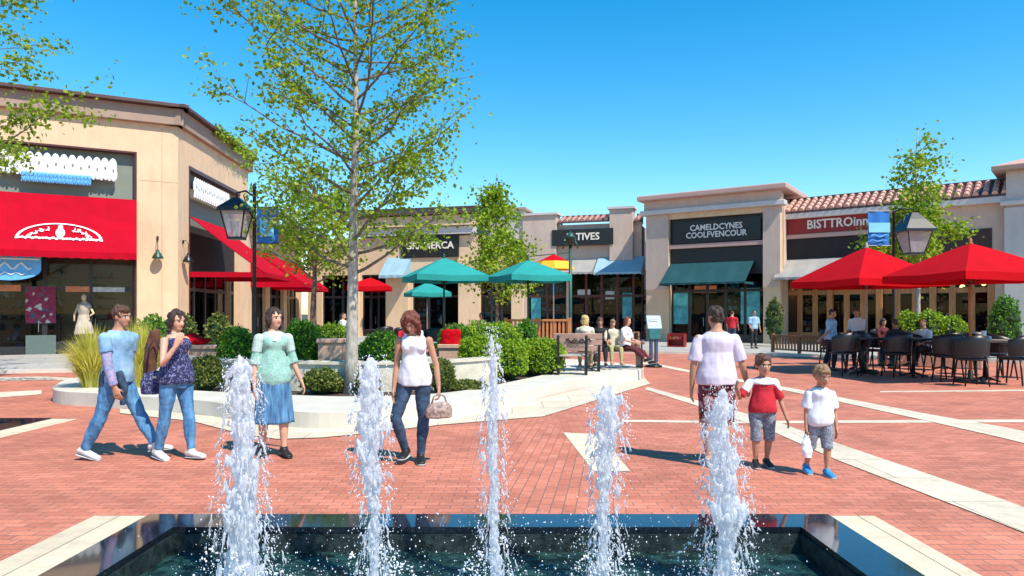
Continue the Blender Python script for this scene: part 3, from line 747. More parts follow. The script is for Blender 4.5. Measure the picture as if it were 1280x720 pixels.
script_sign(f1, (27, 114), (217, 230), 1, MATS['sign_blue'], 'short row of sky blue letters under the scalloped white row', .1, -.14)
# wall lamp
def wall_lamp(fac, px, py, label, m='green_metal'):
    u, z = fac.u(px), fac.z(px, py); o = fac.p0+fac.d*u
    t = thing('wall_lamp', label, 'wall lamp', (o.x, o.y, z), fac.rz); t.scale = (.72, .72, .72)
    MB().lathe((0, -.32, -.25), [(.30, 0), (.29, .06), (.2, .24), (.1, .38), (.05, .5)], 16).build('lamp_shade', MATS[m], t, True)
    MB().ell((0, -.32, -.25), (.1, .1, .1)).build('bulb', MATS['lampglass'], t, True)
    b = MB(); b.tube([(0, 0, .9), (0, -.2, 1.0), (0, -.33, .8), (0, -.32, .22)], .02, 6); b.cyl((0, -.04, .8), .06, .2); b.build('bracket', MATS['black_metal'], t); return t
wall_lamp(f1, 197, 318, 'green dome wall lamp on the bare peach wall beside the front awning')
# blue pennant under the awning
u_ = f1.u(10, 1.0); o = f1.p0+f1.d*u_+f1.n*1.0
t = thing('hanging_sign', 'blue and white rounded hanging sign under the front red awning', 'sign', (o.x, o.y, f1.z(10, 320, 1.0)), f1.rz)
g = MB(); n_ = 14; poly = [(-1.0, 0), (1.0, 0)]+[(cos(pi*i/n_)*1.0, -.45-sin(pi*i/n_)*.42) for i in range(n_+1)]
g.add([(x, 0, z) for x, z in poly]+[(x, .04, z) for x, z in poly], [tuple(range(len(poly))), tuple(reversed(range(len(poly), 2*len(poly))))]); g.build('board', MATS['sign_blue'], t)
g = MB(); g.tube([(-.7+.1*i, -.015, -.35+.12*sin(i*1.3)) for i in range(15)], .035, 5); g.tube([(-.5+.1*i, -.015, -.62+.05*sin(i*1.9)) for i in range(11)], .025, 5); g.b2(-.95, .95, -.012, -.005, -.12, -.06); g.build('lettering', MATS['white'], t)
# posters behind the glass
def poster(fac, px0, px1, y0, y1, m, label, off=-.30):
    u0, u1 = fac.u(px0, off), fac.u(px1, off); z1, z0 = fac.z((px0+px1)/2, y0, off), fac.z((px0+px1)/2, y1, off)
    o = fac.p0+fac.d*((u0+u1)/2)+fac.n*off
    t = MB().box((0, 0, 0), (u1-u0, .015, z1-z0)).build('poster', MATS[m], None, loc=(o.x, o.y, (z0+z1)/2), rz=fac.rz); tag(t, label, 'poster'); return t
poster(f1, 32, 70, 358, 404, 'poster', 'maroon window poster with pale writing, above the grey green panel')
mat('panel_grey', (.10, .14, .13), .5, .1); mat('poster_teal', (.02, .25, .30), .5, .3, 2, col2=(.10, .5, .52)); mat('poster_orange', (.6, .2, .08), .5, .3, 6); mat('poster_white', (.5, .5, .48), .5, .3, 8)
poster(f1, 32, 70, 419, 443, 'panel_grey', 'plain grey green panel low in the shop window')
poster(f1, -10, 26, 356, 364, 'poster_orange', 'narrow orange banner across the shop window at the photo edge')
poster(f1, 116, 156, 359, 365, 'poster_white', 'narrow grey strip sign in the window behind the denim man')
poster(f1, 82, 112, 358, 365, 'poster_orange', 'small tan strip sign above the clothes dummy')
shelves(f1, f1.u(-60), f1.u(28), 'crowded goods shelf deep in the red awning shop at the photo edge', 1)
shelves(f1, f1.u(110), f1.u(160), 'crowded goods shelf behind the glass just past the clothes dummy', 2, y0=1.0)
shelves(f1, f1.u(34), f1.u(72), 'goods shelf behind the maroon window poster', 3, y0=1.0)
# clothes dummy
o = f1.p0+f1.d*f1.u(105)+f1.n*-.02
t = thing('clothes_dummy', 'clothes dummy in a pale draped dress by the shop door', 'mannequin', (o.x, o.y, .11), f1.rz+pi*.9)
g = MB(); g.lathe((0, 0, .75), [(.34, 0), (.30, .3), (.2, .6), (.17, .75), (.22, .95), (.24, 1.12), (.1, 1.22), (.05, 1.3)], 14); fuse(g, 'dress', mat('dress', (.5, .42, .33), .8, .15, 4), .025, 3, .03, 6, t, (1, 1, .2))
g = MB(); g.ell((0, 0, 2.16), (.09, .11, .14)); g.build('head', MATS['tan'], t, True)
g = MB(); g.cyl((0, 0, 0), .22, .03); g.cyl((0, 0, .03), .02, .75); g.build('stand', MATS['chrome'], t)
g = MB(); g.tube([(.22, 0, 1.8), (.33, .03, 1.5), (.3, .12, 1.25)], [.05, .04, .03]); g.tube([(-.22, 0, 1.8), (-.36, .05, 1.55), (-.28, .2, 1.45)], [.05, .04, .03]); g.build('arm', MATS['tan'], t, True)

def joints(t, us, z0, z1, y=-.002):
    g = MB()
    for u_ in us: g.b2(u_-.008, u_+.008, y-.002, y+.001, z0, z1)
    return g
tag(joints(shopL, [ub+.9], .05, 9.1).build('control_joint', MATS['cornice'], shopL)); 
g = MB(); g.b2(ub+.05, f1.L, -.003, .001, 6.95, 6.97); g.build('control_joint', MATS['cornice'], shopL)
g = MB(); g.b2(ub+.25, f1.L+.0, -.05, -.003, .02, .55); g.build('plinth', MATS['cornice'], shopL, bevel=.01)
# ---- side face of the peach shop, receding along the plaza
f2 = Fac(A1, A2, 10.0)
side = thing('shop_building', 'side wing of the peach shop with white script over a steep red awning', 'building', (A1.x, A1.y, 0), f2.rz)
ua, ub2 = f2.u(236), f2.u(300); zt = f2.z(236, 207)
wall_mesh(f2.L, 9.4, [(ua, ub2, .02, zt)], .5).build('wall', MATS['peach'], side)
cornice(side, f2.L, 10.0, MATS['cornice'], MATS['brown_cap'], .45, .74, .14)
shell(side, f2.L, 9.5, 8, MATS['peach'])
MB().b2(ua, ub2, .28, .4, f2.z(237, 270)-.3, zt-.02).build('panel', MATS['sage'], side); MB().b2(ua, ub2, .28, .4, 3.52, f2.z(237, 270)-.302).build('awning_shade_panel', MATS['inside_dark'], side)  # lower board is coloured near black to stand for shade under the awning
e = MB(); e.b2(ua+.004, ua+.07, -.03, .3, .1, zt-.005); e.b2(ua, ub2, -.03, .3, zt-.16, zt-.004); e.build('opening_trim', MATS['frame_maroon'], side)
storefront(side, ua+.08, ub2-.02, 3.5, .3, 5, MATS['frame_dark'], 'glass', 2.7, (2,), .4)
awning(side, f2.u(237), f2.u(237)+4.4, f2.z(237, 270), 3.42, 3.1, .22, 'crimson_canvas', 'steep red side awning carried out on iron rods', open_ends=True)
script_sign(f2, (240, 284), (232, 256), 1, MATS['white'], 'white script sign on the side wing just over the steep red awning', .1, -.1)
shelves(f2, ua+.3, ua+3.2, 'cluttered display shelf inside the side wing of the peach shop', 4, y0=1.0)
wall_lamp(f2, 228, 322, 'small black wall lamp at the corner where the side awning begins', 'black_metal')
# lower wing beyond
A3 = V((-14.6, 50)); f3 = Fac(A2, A3, 7.2)
wing = thing('shop_building', 'low tan wing with tiled roof behind the leafy trees, carrying two small red awnings', 'building', (A2.x, A2.y, 0), f3.rz)
ops = [(.6, 3.2, .02, 4.2), (4.0, 6.9, .02, 4.2), (7.7, 10.6, .02, 4.2)]
wall_mesh(f3.L, 6.6, ops, .4).build('wall', MATS['tan'], wing); shell(wing, f3.L, 7, 8, MATS['tan'])
for a, b, _, z1 in ops: storefront(wing, a+.01, b-.01, 4.15, .2, 3, MATS['frame_dark'], 'glass', 2.7, (1,), .4)
def tiles(t, u0, u1, zb, zt_, out, back, m='tile_red', gap=.30, name='roof'):
    """barrel tiles running up a short slope"""
    b = MB(); b.quad((u0, -out, zb), (u1, -out, zb), (u1, back, zt_), (u0, back, zt_)); b.quad((u0, -out, zb-.08), (u0, -out, zb), (u0, back, zt_), (u0, back, zb-.08)); b.quad((u1, -out, zb), (u1, -out, zb-.08), (u1, back, zb-.08), (u1, back, zt_))
    b.quad((u0, -out, zb-.1), (u1, -out, zb-.1), (u1, -out, zb), (u0, -out, zb)); b.b2(u0, u1, back-.1, back+.12, zt_-.05, zt_+.10)
    r = b.build(name, MATS['brown_cap'], t)
    g = MB(); n = int((u1-u0)/gap)
    for i in range(n):
        x = u0+(i+.5)*(u1-u0)/n; k = 4
        for j in range(k):
            q0, q1 = j/k, (j+1.12)/k; q1 = min(q1, 1)
            lift = .035
            p0 = V((x, -out+(out+back)*q0, zb+(zt_-zb)*q0+.045)); p1 = V((x, -out+(out+back)*q1, zb+(zt_-zb)*q1+.015))
            g.tube([p0, p1], [gap*.36, gap*.28], 8, True)
    g.build('barrel_tiles', MATS[m], r); return r
tiles(wing, -.2, f3.L, 6.5, 7.5, .7, 1.2, 'tile_red')
awning(wing, .4, 4.4, 5.2, 3.3, 2.9, .22, 'crimson_canvas', 'middle red awning partly screened by leaves')
awning(wing, 5.4, 9.6, 5.0, 3.3, 2.2, .22, 'crimson_canvas', 'farthest small red awning along the wing')
shelves(f3, 1, 3, 'display shelf behind the nearest window of the low tan wing', 5); shelves(f3, 4.3, 6.6, 'display shelf behind the second window of the low tan wing', 6)

# ---- back row
def block(label, p0, p1, H, wallm, ops, z0=0, depth=8, cap=True, over=.3, capm='trim_pale', bandm=None, name='shop_building'):
    f = Fac(p0, p1, H); t = thing(name, label, 'building', (p0[0], p0[1], 0), f.rz)
    return f, t
B0, B1 = V((-14.3, 50.4)), V((.7, 46.4))
fb_ = Fac(B0, B1, 8.4); back = thing('shop_building', 'long low tan shop with a layered parapet behind the green umbrellas', 'building', (B0.x, B0.y, 0), fb_.rz)
def pr(f, *px): return [f.u(q) for q in px]
ops = []
for a, b in ((402, 440), (452, 482), (515, 574), (600, 640)):
    u0, u1 = pr(fb_, a, b); ops.append((u0, u1, .02, 4.3))
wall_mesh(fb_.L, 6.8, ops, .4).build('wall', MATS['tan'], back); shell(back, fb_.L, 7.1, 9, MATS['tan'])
for i, (a, b, _, z1) in enumerate(ops): storefront(back, a+.02, b-.02, 4.25, .2, 3, MATS['frame_dark'], 'glass_teal' if i != 2 else 'glass', 2.8, (1,), .4)
u0, u1 = pr(fb_, 512, 596)
g = MB(); g.b2(u0-4, u1, -.55, .2, fb_.z(560, 283), fb_.z(560, 270)); g.build('fascia', MATS['tan'], back, bevel=.02)
g = MB(); g.b2(u0-4, u1, -.35, .0, fb_.z(560, 293), fb_.z(560, 284)); g.build('pale_band', MATS['trim_pale'], back)
g = MB(); g.b2(u0-4.2, u1+.1, -.8, .5, fb_.z(560, 269), fb_.z(560, 265)); g.b2(u0-4.2, u1+.6, .7, 2.5, fb_.z(560, 259), fb_.z(560, 256)); g.build('roof_cap', MATS['brown_cap'], back)
g = MB(); g.b2(u0-4, u1+.5, .8, 2.3, 6.6, fb_.z(560, 259)-.01); g.build('clerestory', mat('clere', (.30, .42, .44), .4, .1), back)
u2, u3 = pr(fb_, 612, 655)
g = MB(); g.b2(u2, u3, -.25, 1.5, fb_.z(630, 300), fb_.z(630, 264)); g.build('parapet', MATS['palewall'], back, bevel=.02)
g = MB(); g.b2(u2-.2, u3+.2, -.45, 1.7, fb_.z(630, 264)+.003, fb_.z(630, 261)); g.build('parapet_cap', MATS['cornice'], back)
def board_sign(fac, px0, px1, y0, y1, txt, m, lm, label, off=.15, size=.6, bold=True, sx=1, dx=0, txt2=None):
    u0, u1 = fac.u(px0), fac.u(px1); zc = (y0+y1)/2; pc = (px0+px1)/2; z1, z0 = fac.z(pc, y0), fac.z(pc, y1); w, h = u1-u0, z1-z0
    o = fac.p0+fac.d*((u0+u1)/2)+fac.n*off
    t = thing('shop_sign', label, 'sign', (o.x, o.y, (z0+z1)/2), fac.rz)
    MB().b2(-w/2, w/2, 0, off-.005, -h/2, h/2).build('board', MATS[m], t, bevel=.02)
    if txt2:
        lettering(t, txt, h*size*.6, MATS[lm], (dx*w, -.02, h*.16), .05, bold, sx, name='lettering'); lettering(t, txt2, h*size*.6, MATS[lm], (dx*w, -.03, -h*.17), .05, bold, sx, name='lettering')
    else: lettering(t, txt, h*size, MATS[lm], (dx*w, -.02, 0), .05, bold, sx)
    return t
board_sign(fb_, 502, 574, 293, 322, 'GRAMERCA', 'sign_black', 'cream_white', 'dark brown sign band with garbled cream letters, above the green umbrellas', .12, .42)
board_sign(fb_, 604, 650, 300, 316, 'CAPES', 'sign_black', 'cream_white', 'small dark sign half hidden by the young tree', .10, .5)
awning(back, fb_.u(484), fb_.u(514), fb_.z(500, 322), fb_.z(500, 345), 1.3, .2, 'blue_canvas', 'pale blue awning glimpsed beside the big tree')
for a, b in ((484, 512), (440, 450), (574, 600), (640, 655)):
    u0, u1 = pr(fb_, a, b); MB().b2(u0, u1, -.22, -.003, .02, 5.2).build('pillar', MATS['tan'], back, bevel=.02)
for i, (a, b) in enumerate(((402, 440), (515, 545), (600, 640))):
    shelves(fb_, fb_.u(a), fb_.u(b), ['display shelf in the back shop just past the farthest red awning', 'display shelf in the back shop under the green umbrellas', 'display shelf in the back shop behind the young tree'][i], 20+i, 'goods_teal' if i else 'goods')
# small red sign patch (umbrella-like) and tower of the left row
# ---- middle right: mauve shop with black sign
C0, C1 = V((.75, 46.3)), V((7.9, 43.9))
fc = Fac(C0, C1, 7.9); mid = thing('shop_building', 'mauve stucco shop with stepped parapet piers and a blue grey awning', 'building', (C0.x, C0.y, 0), fc.rz)
u = pr(fc, 663, 700, 702, 782, 702, 806)
ops = [(max(.1, pr(fc, 658)[0]), pr(fc, 708)[0], .02, 4.3), (pr(fc, 712)[0], pr(fc, 812)[0], .02, 4.3)]
zw = fc.z(740, 280)
wall_mesh(fc.L, zw, ops, .4).build('wall', MATS['taupe'], mid); shell(mid, fc.L, zw+.3, 9, MATS['taupe'])
for i, (a, b, _, z1) in enumerate(ops): storefront(mid, a+.02, b-.02, 4.25, .2, 2 if i == 0 else 5, MATS['frame_maroon'], 'glass_teal' if i == 0 else 'glass', 2.75, (1,) if i == 0 else (1, 2), .35)
for a, b, yt, d in ((655, 697, 270, .35), (763, 792, 262, .35)):
    u0, u1 = pr(fc, a, b); z_ = fc.z((a+b)/2, yt)
    g = MB(); g.b2(u0, u1, -d, .6, 4.9, z_); g.build('parapet_pier', MATS['taupe'], mid, bevel=.02)
    g = MB(); g.b2(u0-.12, u1+.12, -d-.12, .75, z_+.003, z_+.14); g.build('pier_cap', MATS['trim_pale'], mid)
tiles(mid, fc.u(698), fc.u(762), fc.z(730, 277), fc.z(730, 268), .25, 1.1, 'tile_pale', .34)
tiles(mid, fc.u(793), fc.L-.05, fc.z(803, 276), fc.z(803, 266), .25, 1.1, 'tile_pale', .34)
g = MB(); g.b2(.1, fc.L-.1, -.12, -.003, 4.35, 4.75); g.build('band', MATS['trim_rose'], mid, bevel=.02)
board_sign(fc, 692, 768, 287, 307, 'ALTIVES', 'sign_black', 'cream_white', 'black sign board with cream letters between the two mauve parapet piers', .42, .62)
awning(mid, fc.u(748), fc.u(806), fc.z(775, 322)+.05, fc.z(775, 340, 1.4), 1.5, .15, 'blue_canvas', 'pale blue grey awning over the shop doors')
awning(mid, fc.u(698), fc.u(746), fc.z(720, 325)+.05, fc.z(720, 340, 1.4), 1.5, .15, 'grey_canvas', 'pale grey awning beside the blue one')
shelves(fc, fc.u(660), fc.u(700), 'display shelf of teal goods in the mauve shop', 30, 'goods_teal'); shelves(fc, fc.u(720), fc.u(770), 'cluttered display shelf left of the doors of the mauve shop', 31); shelves(fc, fc.u(780), fc.u(806), 'blue grey display shelf at the end window of the mauve shop', 32, 'goods_teal')
for i, (a, b, y0_, y1_, m_, lb) in enumerate(((664, 676, 372, 410, 'poster_teal', 'narrow teal poster in the first window of the mauve shop'), (722, 738, 362, 371, 'poster_white', 'small white notice left of the doors of the mauve shop'), (757, 768, 364, 374, 'poster_white', 'small white notice on the door of the mauve shop'), (778, 790, 366, 398, 'poster_teal', 'pale teal poster near the end window of the mauve shop'))):
    poster(fc, a, b, y0_, y1_, m_, lb, -.24)
# ---- gabled taupe shop with teal awning
D0, D1 = V((7.65, 41.0)), V((13.75, 36.9))
fd = Fac(D0, D1, 8.15); mainR = thing('shop_building', 'tall tan corner shop with a heavy cornice and a dark teal awning', 'building', (D0.x, D0.y, 0), fd.rz)
oa, ob = pr(fd, 836, 954); zo = fd.z(895, 270)
wall_mesh(fd.L, 7.9, [(oa, ob, .02, zo)], .7).build('wall', MATS['tan'], mainR)
g = MB(); g.b2(0, fd.L, -.03, -.003, 3.35, 0) if False else None
shell(mainR, fd.L, 8.0, 4.5, MATS['rosewall'])
g = MB(); zc = fd.z(890, 263)
g.b2(-.1, fd.L+.1, -.10, -.003, zc+.25, 8.0); g.build('upper_wall', MATS['rosewall'], mainR)
g = MB(); g.b2(-.28, fd.L+.28, -.30, .3, zc-.02, zc+.24); g.build('string_course', MATS['trim_pale'], mainR, bevel=.04)
g = MB(); g.b2(-.4, fd.L+.4, -.45, 4.6, 8.0, 8.3); g.build('roof_cap', MATS['trim_rose'], mainR, bevel=.06)
for a, b in ((0, oa), (ob, fd.L)):
    MB().b2(a, b-.0, -.06, -.003, 3.0, zc-.03).build('pier_face', MATS['taupe'], mainR)
zb_, zt2 = fd.z(895, 306), fd.z(895, 300)
g = MB(); g.b2(oa+.02, ob-.02, .02, .3, zb_-.1, zb_+.12); g.build('lintel', MATS['trim_rose'], mainR)
MB().b2(oa+.01, ob-.01, .25, .35, zb_-1.6, zo-.01).build('panel', MATS['black'], mainR)
board_sign(fd, 842, 951, 274, 302, 'CAMELDCYNES', 'sign_black', 'cream_white', 'black shop sign with two crowded rows of white letters on the tall tan shop', -.02, .62, True, .92, 0, 'COOLFVENCOUR')
storefront(mainR, oa+.02, ob-.02, 3.9, .4, 5, MATS['frame_dark'], 'glass_teal', 2.9, (1, 2), .4)
awning(mainR, fd.u(838), fd.u(942), fd.z(890, 328), fd.z(880, 353, 1.4), 1.6, .12, 'darkteal_canvas', 'dark teal sloping awning', open_ends=True)
poster(fd, 842, 864, 366, 405, 'poster_teal', 'tall teal poster in the shop window nearest the pedestal sign', -.42)
poster(fd, 926, 950, 360, 405, 'poster_teal', 'wide teal poster in the end window of the tall tan shop', -.42)
poster(fd, 868, 896, 357, 366, 'poster_orange', 'orange red strip sign over the dark shop door', -.42)
shelves(fd, fd.u(895), fd.u(945), 'teal goods shelf inside the tall tan shop', 40, 'goods_teal', 1.4)
# side return
fr = Fac(V((8.4, 45)), D0, 8.0)
rt = MB(); rt.b2(0, fr.L, 0, .4, 0, 8.0); r_ = rt.build('side_wall', MATS['rosewall'], mainR); r_.matrix_basis = (Matrix.Translation(fd.p0) @ Matrix.Rotation(fd.rz, 4, 'Z')).inverted() @ Matrix.Translation(fr.p0) @ Matrix.Rotation(fr.rz, 4, 'Z')
# ---- red-sign restaurant with wooden front
E0, E1 = V((14.05, 38.5)), V((22.2, 31.9))
fe = Fac(E0, E1, 7.4); rest = thing('restaurant_building', 'wooden fronted restaurant with a dark red sign band and a tiled roof edge', 'building', (E0.x, E0.y, 0), fe.rz)
o1 = (fe.u(979), fe.u(1240), .02, fe.z(1060, 283)); zr = fe.z(1060, 262)
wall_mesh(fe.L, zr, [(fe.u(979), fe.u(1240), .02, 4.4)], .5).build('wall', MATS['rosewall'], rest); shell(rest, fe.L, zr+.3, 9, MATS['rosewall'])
tiles(rest, .2, fe.L-.1, zr+.08, zr+.86, .35, 1.0, 'tile_pale', .36)
g = MB(); g.b2(.1, fe.L, -.35, .1, zr-.28, zr+.05); g.build('eaves_band', MATS['trim_pale'], rest, bevel=.02)
z1_, z0_ = fe.z(1020, 271), fe.z(1020, 291)
g = MB(); g.b2(fe.u(978), fe.u(1130), -.14, -.003, z0_-.25, z0_-.05); g.b2(fe.u(978), fe.u(1130), -.14, -.003, z1_+.05, z1_+.22); g.build('sign_trim', MATS['trim_rose'], rest)
g = MB(); g.b2(fe.u(981), fe.u(1130), -.05, -.004, 4.3, z0_-.26); g.build('dark_band', MATS['inside_dark'], rest)
board_sign(fe, 979, 1088, 270, 290, 'BISTTROinn', 'sign_red', 'cream_white', 'dark red sign band with pale letters over the restaurant', .10, .78, True, .9, .14)
awning(rest, fe.u(982), fe.u(1092), fe.z(1030, 322), fe.z(1010, 346, 1.6), 1.9, .14, 'grey_canvas', 'warm grey awning half behind the red umbrellas')
g = MB(); g.b2(fe.u(1150), fe.u(1240), -.05, -.004, fe.z(1210, 322), fe.z(1210, 287)); g.build('dark_band', mat('darkbrown', (.05, .025, .02), .7, .2), rest)
a, b = o1[0]+.03, o1[1]-.03; n_ = 12; w_ = (b-a)/n_
for k in range(n_):
    x0, x1 = a+w_*k, a+w_*(k+1)
    nm = 'door' if k in (4, 5, 9) else 'window'
    window(rest, x0+.003, x1-.003, .13, 2.75, .2, MATS['frame_wood'], MATS['glass'], 1, None, .13, nm, .55 if nm == 'window' else .3)
    window(rest, x0+.003, x1-.003, 2.754, 4.35, .2, MATS['frame_wood'], MATS['glass'], 1, None, .10, 'transom_window')
for k in (0, 3, 6, 9, 12): MB().b2(a+w_*k-.14, a+w_*k+.14, -.02, .19, .03, 4.35).build('pillar', MATS['frame_wood'], rest, bevel=.01)
shelves(fe, fe.u(990), fe.u(1040), 'bar shelf inside the wooden restaurant front near the grey awning', 50, y0=1.0); shelves(fe, fe.u(1150), fe.u(1230), 'bar shelf inside the wooden restaurant front behind the red umbrellas', 51, y0=1.0)
mp_ = bpy.data.materials.new('lamp_glow'); mp_.use_nodes = True; e_ = mp_.node_tree.nodes['Principled BSDF']; e_.inputs['Emission Color'].default_value = (1, .6, .25, 1); e_.inputs['Emission Strength'].default_value = 5
t0_ = None
for i, px in enumerate((1000, 1022, 1050, 1100, 1134, 1172, 1203, 1228)):
    u_ = fe.u(px, -1.3); o = fe.p0+fe.d*u_-fe.n*(1.3+.5*(i % 2))
    if t0_ is None:
        t0_ = thing('pendant_lamp', 'small glowing pendant lamp inside the wooden restaurant front', 'pendant lamp', (o.x, o.y, 3.0), 0, 'pendant lamps inside the restaurant')
        MB().ell((0, 0, 0), (.12, .12, .14), None, 10, 6).build('bulb', mp_, t0_, True); MB().cyl((0, 0, .12), .012, 2.2, 6).build('cord', MATS['black_metal'], t0_)
    else: dup(t0_, (o.x, o.y, 2.9+.2*(i % 3)), 0)
# ---- end tower
H0, H1 = V((21.75, 31.7)), V((27.5, 27.0))
fh = Fac(H0, H1, 8.2); tower = thing('tower_building', 'pale stucco end tower with a low hipped roof at the photo edge', 'building', (H0.x, H0.y, 0), fh.rz)
zz = fh.z(1262, 214)
wall_mesh(fh.L, zz, [(1.6, 3.4, .02, 3.0)], .6).build('wall', MATS['palewall'], tower); shell(tower, fh.L, zz+.4, 6, MATS['palewall'])
window(tower, 1.62, 3.38, .13, 2.98, .3, MATS['frame_dark'], MATS['glass'], 2, None, .08, 'door')
g = MB(); g.b2(-.06, 1.3, -.08, -.003, 0, zz-1.6); g.build('pilaster', MATS['palewall'], tower, bevel=.02)
g = MB(); g.b2(-.2, fh.L, -.2, .3, zz-1.5, zz-1.3); g.build('band', MATS['trim_pale'], tower, bevel=.03)
g = MB(); g.b2(-.5, fh.L+.3, -.5, 6, zz, zz+.22); g.build('roof_cap', MATS['cornice'], tower, bevel=.03)
g = MB(); L_ = fh.L; g.add([(-.45, -.45, zz+.22), (L_+.3, -.45, zz+.22), (L_+.3, 6, zz+.22), (-.45, 6, zz+.22), (1.4, 2.5, zz+1.1), (L_-1.4, 2.5, zz+1.1)], [(0, 1, 5, 4), (1, 2, 5), (2, 3, 4, 5), (3, 0, 4)]); g.build('roof', MATS['tile_pale'], tower)
# ------------------------------------------------------------------ vegetation
def leaf(mb, p, s, rnd, up=.3):
    """one folded leaf: two triangles pairs, pointing anywhere but mostly outward and a little up"""
    d = V((rnd.gauss(0, 1), rnd.gauss(0, 1), rnd.gauss(up-.3, .8))); d = d.normalized() if d.length > .01 else V((0, 0, 1))
    a = V((rnd.gauss(0, 1), rnd.gauss(0, 1), rnd.gauss(0, .6))); a = d.cross(a); a = a.normalized() if a.length > .01 else V((1, 0, 0))
    nn = d.cross(a); l = s*rnd.uniform(.75, 1.3); w = l*rnd.uniform(.32, .46)
    mb.add([p, p+d*l*.45+a*w, p+d*l, p+d*l*.45-a*w, p+d*l*.5-nn*w*.25], [(0, 1, 4), (1, 2, 4), (2, 3, 4), (3, 0, 4)])
def tree(label, loc, H, zc, R_of, nl, ls, seed, r0=.12, bark='bark', lm='leaf_tree', limbs=26, twigs=6, lean=(0, 0), top_sparse=.0, fork=False, name='leafy_tree', wig=.12, clump=(7, 14)):
    rnd = random.Random(seed)
    t = thing(name, label, 'tree', loc)
    tp = []; 
    for i in range(15):
        q = i/14; tp.append(V((lean[0]*q+wig*noise.noise(V((q*3, seed, 0)))*q*2, lean[1]*q+wig*noise.noise(V((q*3, seed, 5)))*q*2, H*.97*q)))
    mb = MB(); mb.tube(tp, [r0*(1.25 if i == 0 else 1)*(1-.95*(i/14)**.8)+.004 for i in range(15)], 10)
    mb.build('trunk', MATS[bark], t, True)
    def tr(z):
        q = max(0, min(13.999, z/(H*.97)*14)); i = int(q); return tp[i].lerp(tp[i+1], q-i)
    lb = MB(); ends = []
    for k in range(limbs):
        q = (k+.5)/limbs; z = zc+(H*.93-zc)*q*.92; R_ = R_of(z/H+.10); az = k*2.399+rnd.uniform(-.4, .4)
        b = tr(z); el = rnd.uniform(.45, .85); L = R_*rnd.uniform(.65, 1.12)
        pts = []; n = 7
        for i in range(n+1):
            s = i/n; pts.append(b+V((cos(az)*L*s, sin(az)*L*s, L*(tan_(el)*.75)*s**1.25))+V((noise.noise(V((s*2, k, seed))), noise.noise(V((s*2, k, seed+9))), .3*noise.noise(V((s*3, k, 2)))))*.22*s*L)
        rb = r0*.21*(1-.6*q)+.005
        lb.tube(pts, [rb*(1-.85*i/n)+.003 for i in range(n+1)], 6)
        for j in range(twigs):
            s = rnd.uniform(.25, 1); i = min(n-1, int(s*n)); p = pts[i].lerp(pts[i+1], s*n-i); a2 = az+rnd.gauss(0, .9); l2 = R_*rnd.uniform(.14, .42)
            e = p+V((cos(a2)*l2, sin(a2)*l2, l2*rnd.uniform(-.15, .9))); m_ = p.lerp(e, .5)+V((0, 0, .04*l2))
            lb.tube([p, m_, e], [.007, .005, .0025], 4); ends += [(p, m_, e)]*(1 if z/H < 1-top_sparse else (1 if rnd.random() < .22 else 0))
        ends.append((pts[-2], pts[-1], pts[-1]+V((0, 0, .05))))
    lb.build('limb', MATS['bark_limb'], t, True)
    lv = MB(); cnt = 0
    while cnt < nl:
        p, m_, e = rnd.choice(ends); c = m_.lerp(e, rnd.random()) if rnd.random() < .75 else p.lerp(m_, rnd.random()); 
        n = rnd.randint(*clump); sp = ls*rnd.uniform(1.0, 2.3)
        for _ in range(n): leaf(lv, c+V((rnd.gauss(0, sp), rnd.gauss(0, sp), rnd.gauss(0, sp*.8))), ls, rnd); cnt += 1
    lv.build('crown', MATS[lm], t)
    return t
def tan_(a): return math.tan(a)
# the big plaza tree
TY = 13.0
tree('big pale barked tree with thin airy yellow green crown rising out of the planter', (X(439, TY), TY, .2), 9.3, 2.1,
     lambda q: 2.35 if q > .45 else 1.25+2.4*max(0, q-.1), 14500, .080, 21, .125, 'bark_pale', limbs=50, twigs=9, lean=(.12, 0), clump=(5, 10))
# near tree at the photo's left edge, trunk outside the frame
tree('tree at the upper photo edge, only its overhanging leaf sprays in view', (-13.1, 14.6, 0), 9.6, 3.4, lambda q: 3.5 if q > .4 else 2.4, 12000, .10, 5, .17, 'bark', limbs=34, twigs=8, clump=(6, 12))
# second tree behind the lamp banner
tree('denser leafy tree behind the lamp banner, in front of the tiled wing', (X(392, 26), 26, .1), 6.4, 2.6, lambda q: 2.2 if q > .3 else 1.8, 4800, .13, 31, .16, 'bark', 'leaf_tree', limbs=26, twigs=7)
tree('young bright green tree standing between the two large green umbrellas', (X(621, 27), 27, .1), 7.0, 1.9, lambda q: 2.15*max(0, 1-q)**.95+.15, 4800, .13, 43, .09, 'bark', 'leaf_mid', limbs=20, twigs=8, clump=(5, 9))
tree('slender pale trunked tree behind the lantern, thin and twiggy at its top', (X(1148, 24), 24, .1), 7.9, 2.6, lambda q: 1.45 if q < .6 else .65, 4600, .13, 52, .10, 'bark_pale', 'leaf_mid', limbs=24, twigs=8, top_sparse=.36, clump=(4, 8))
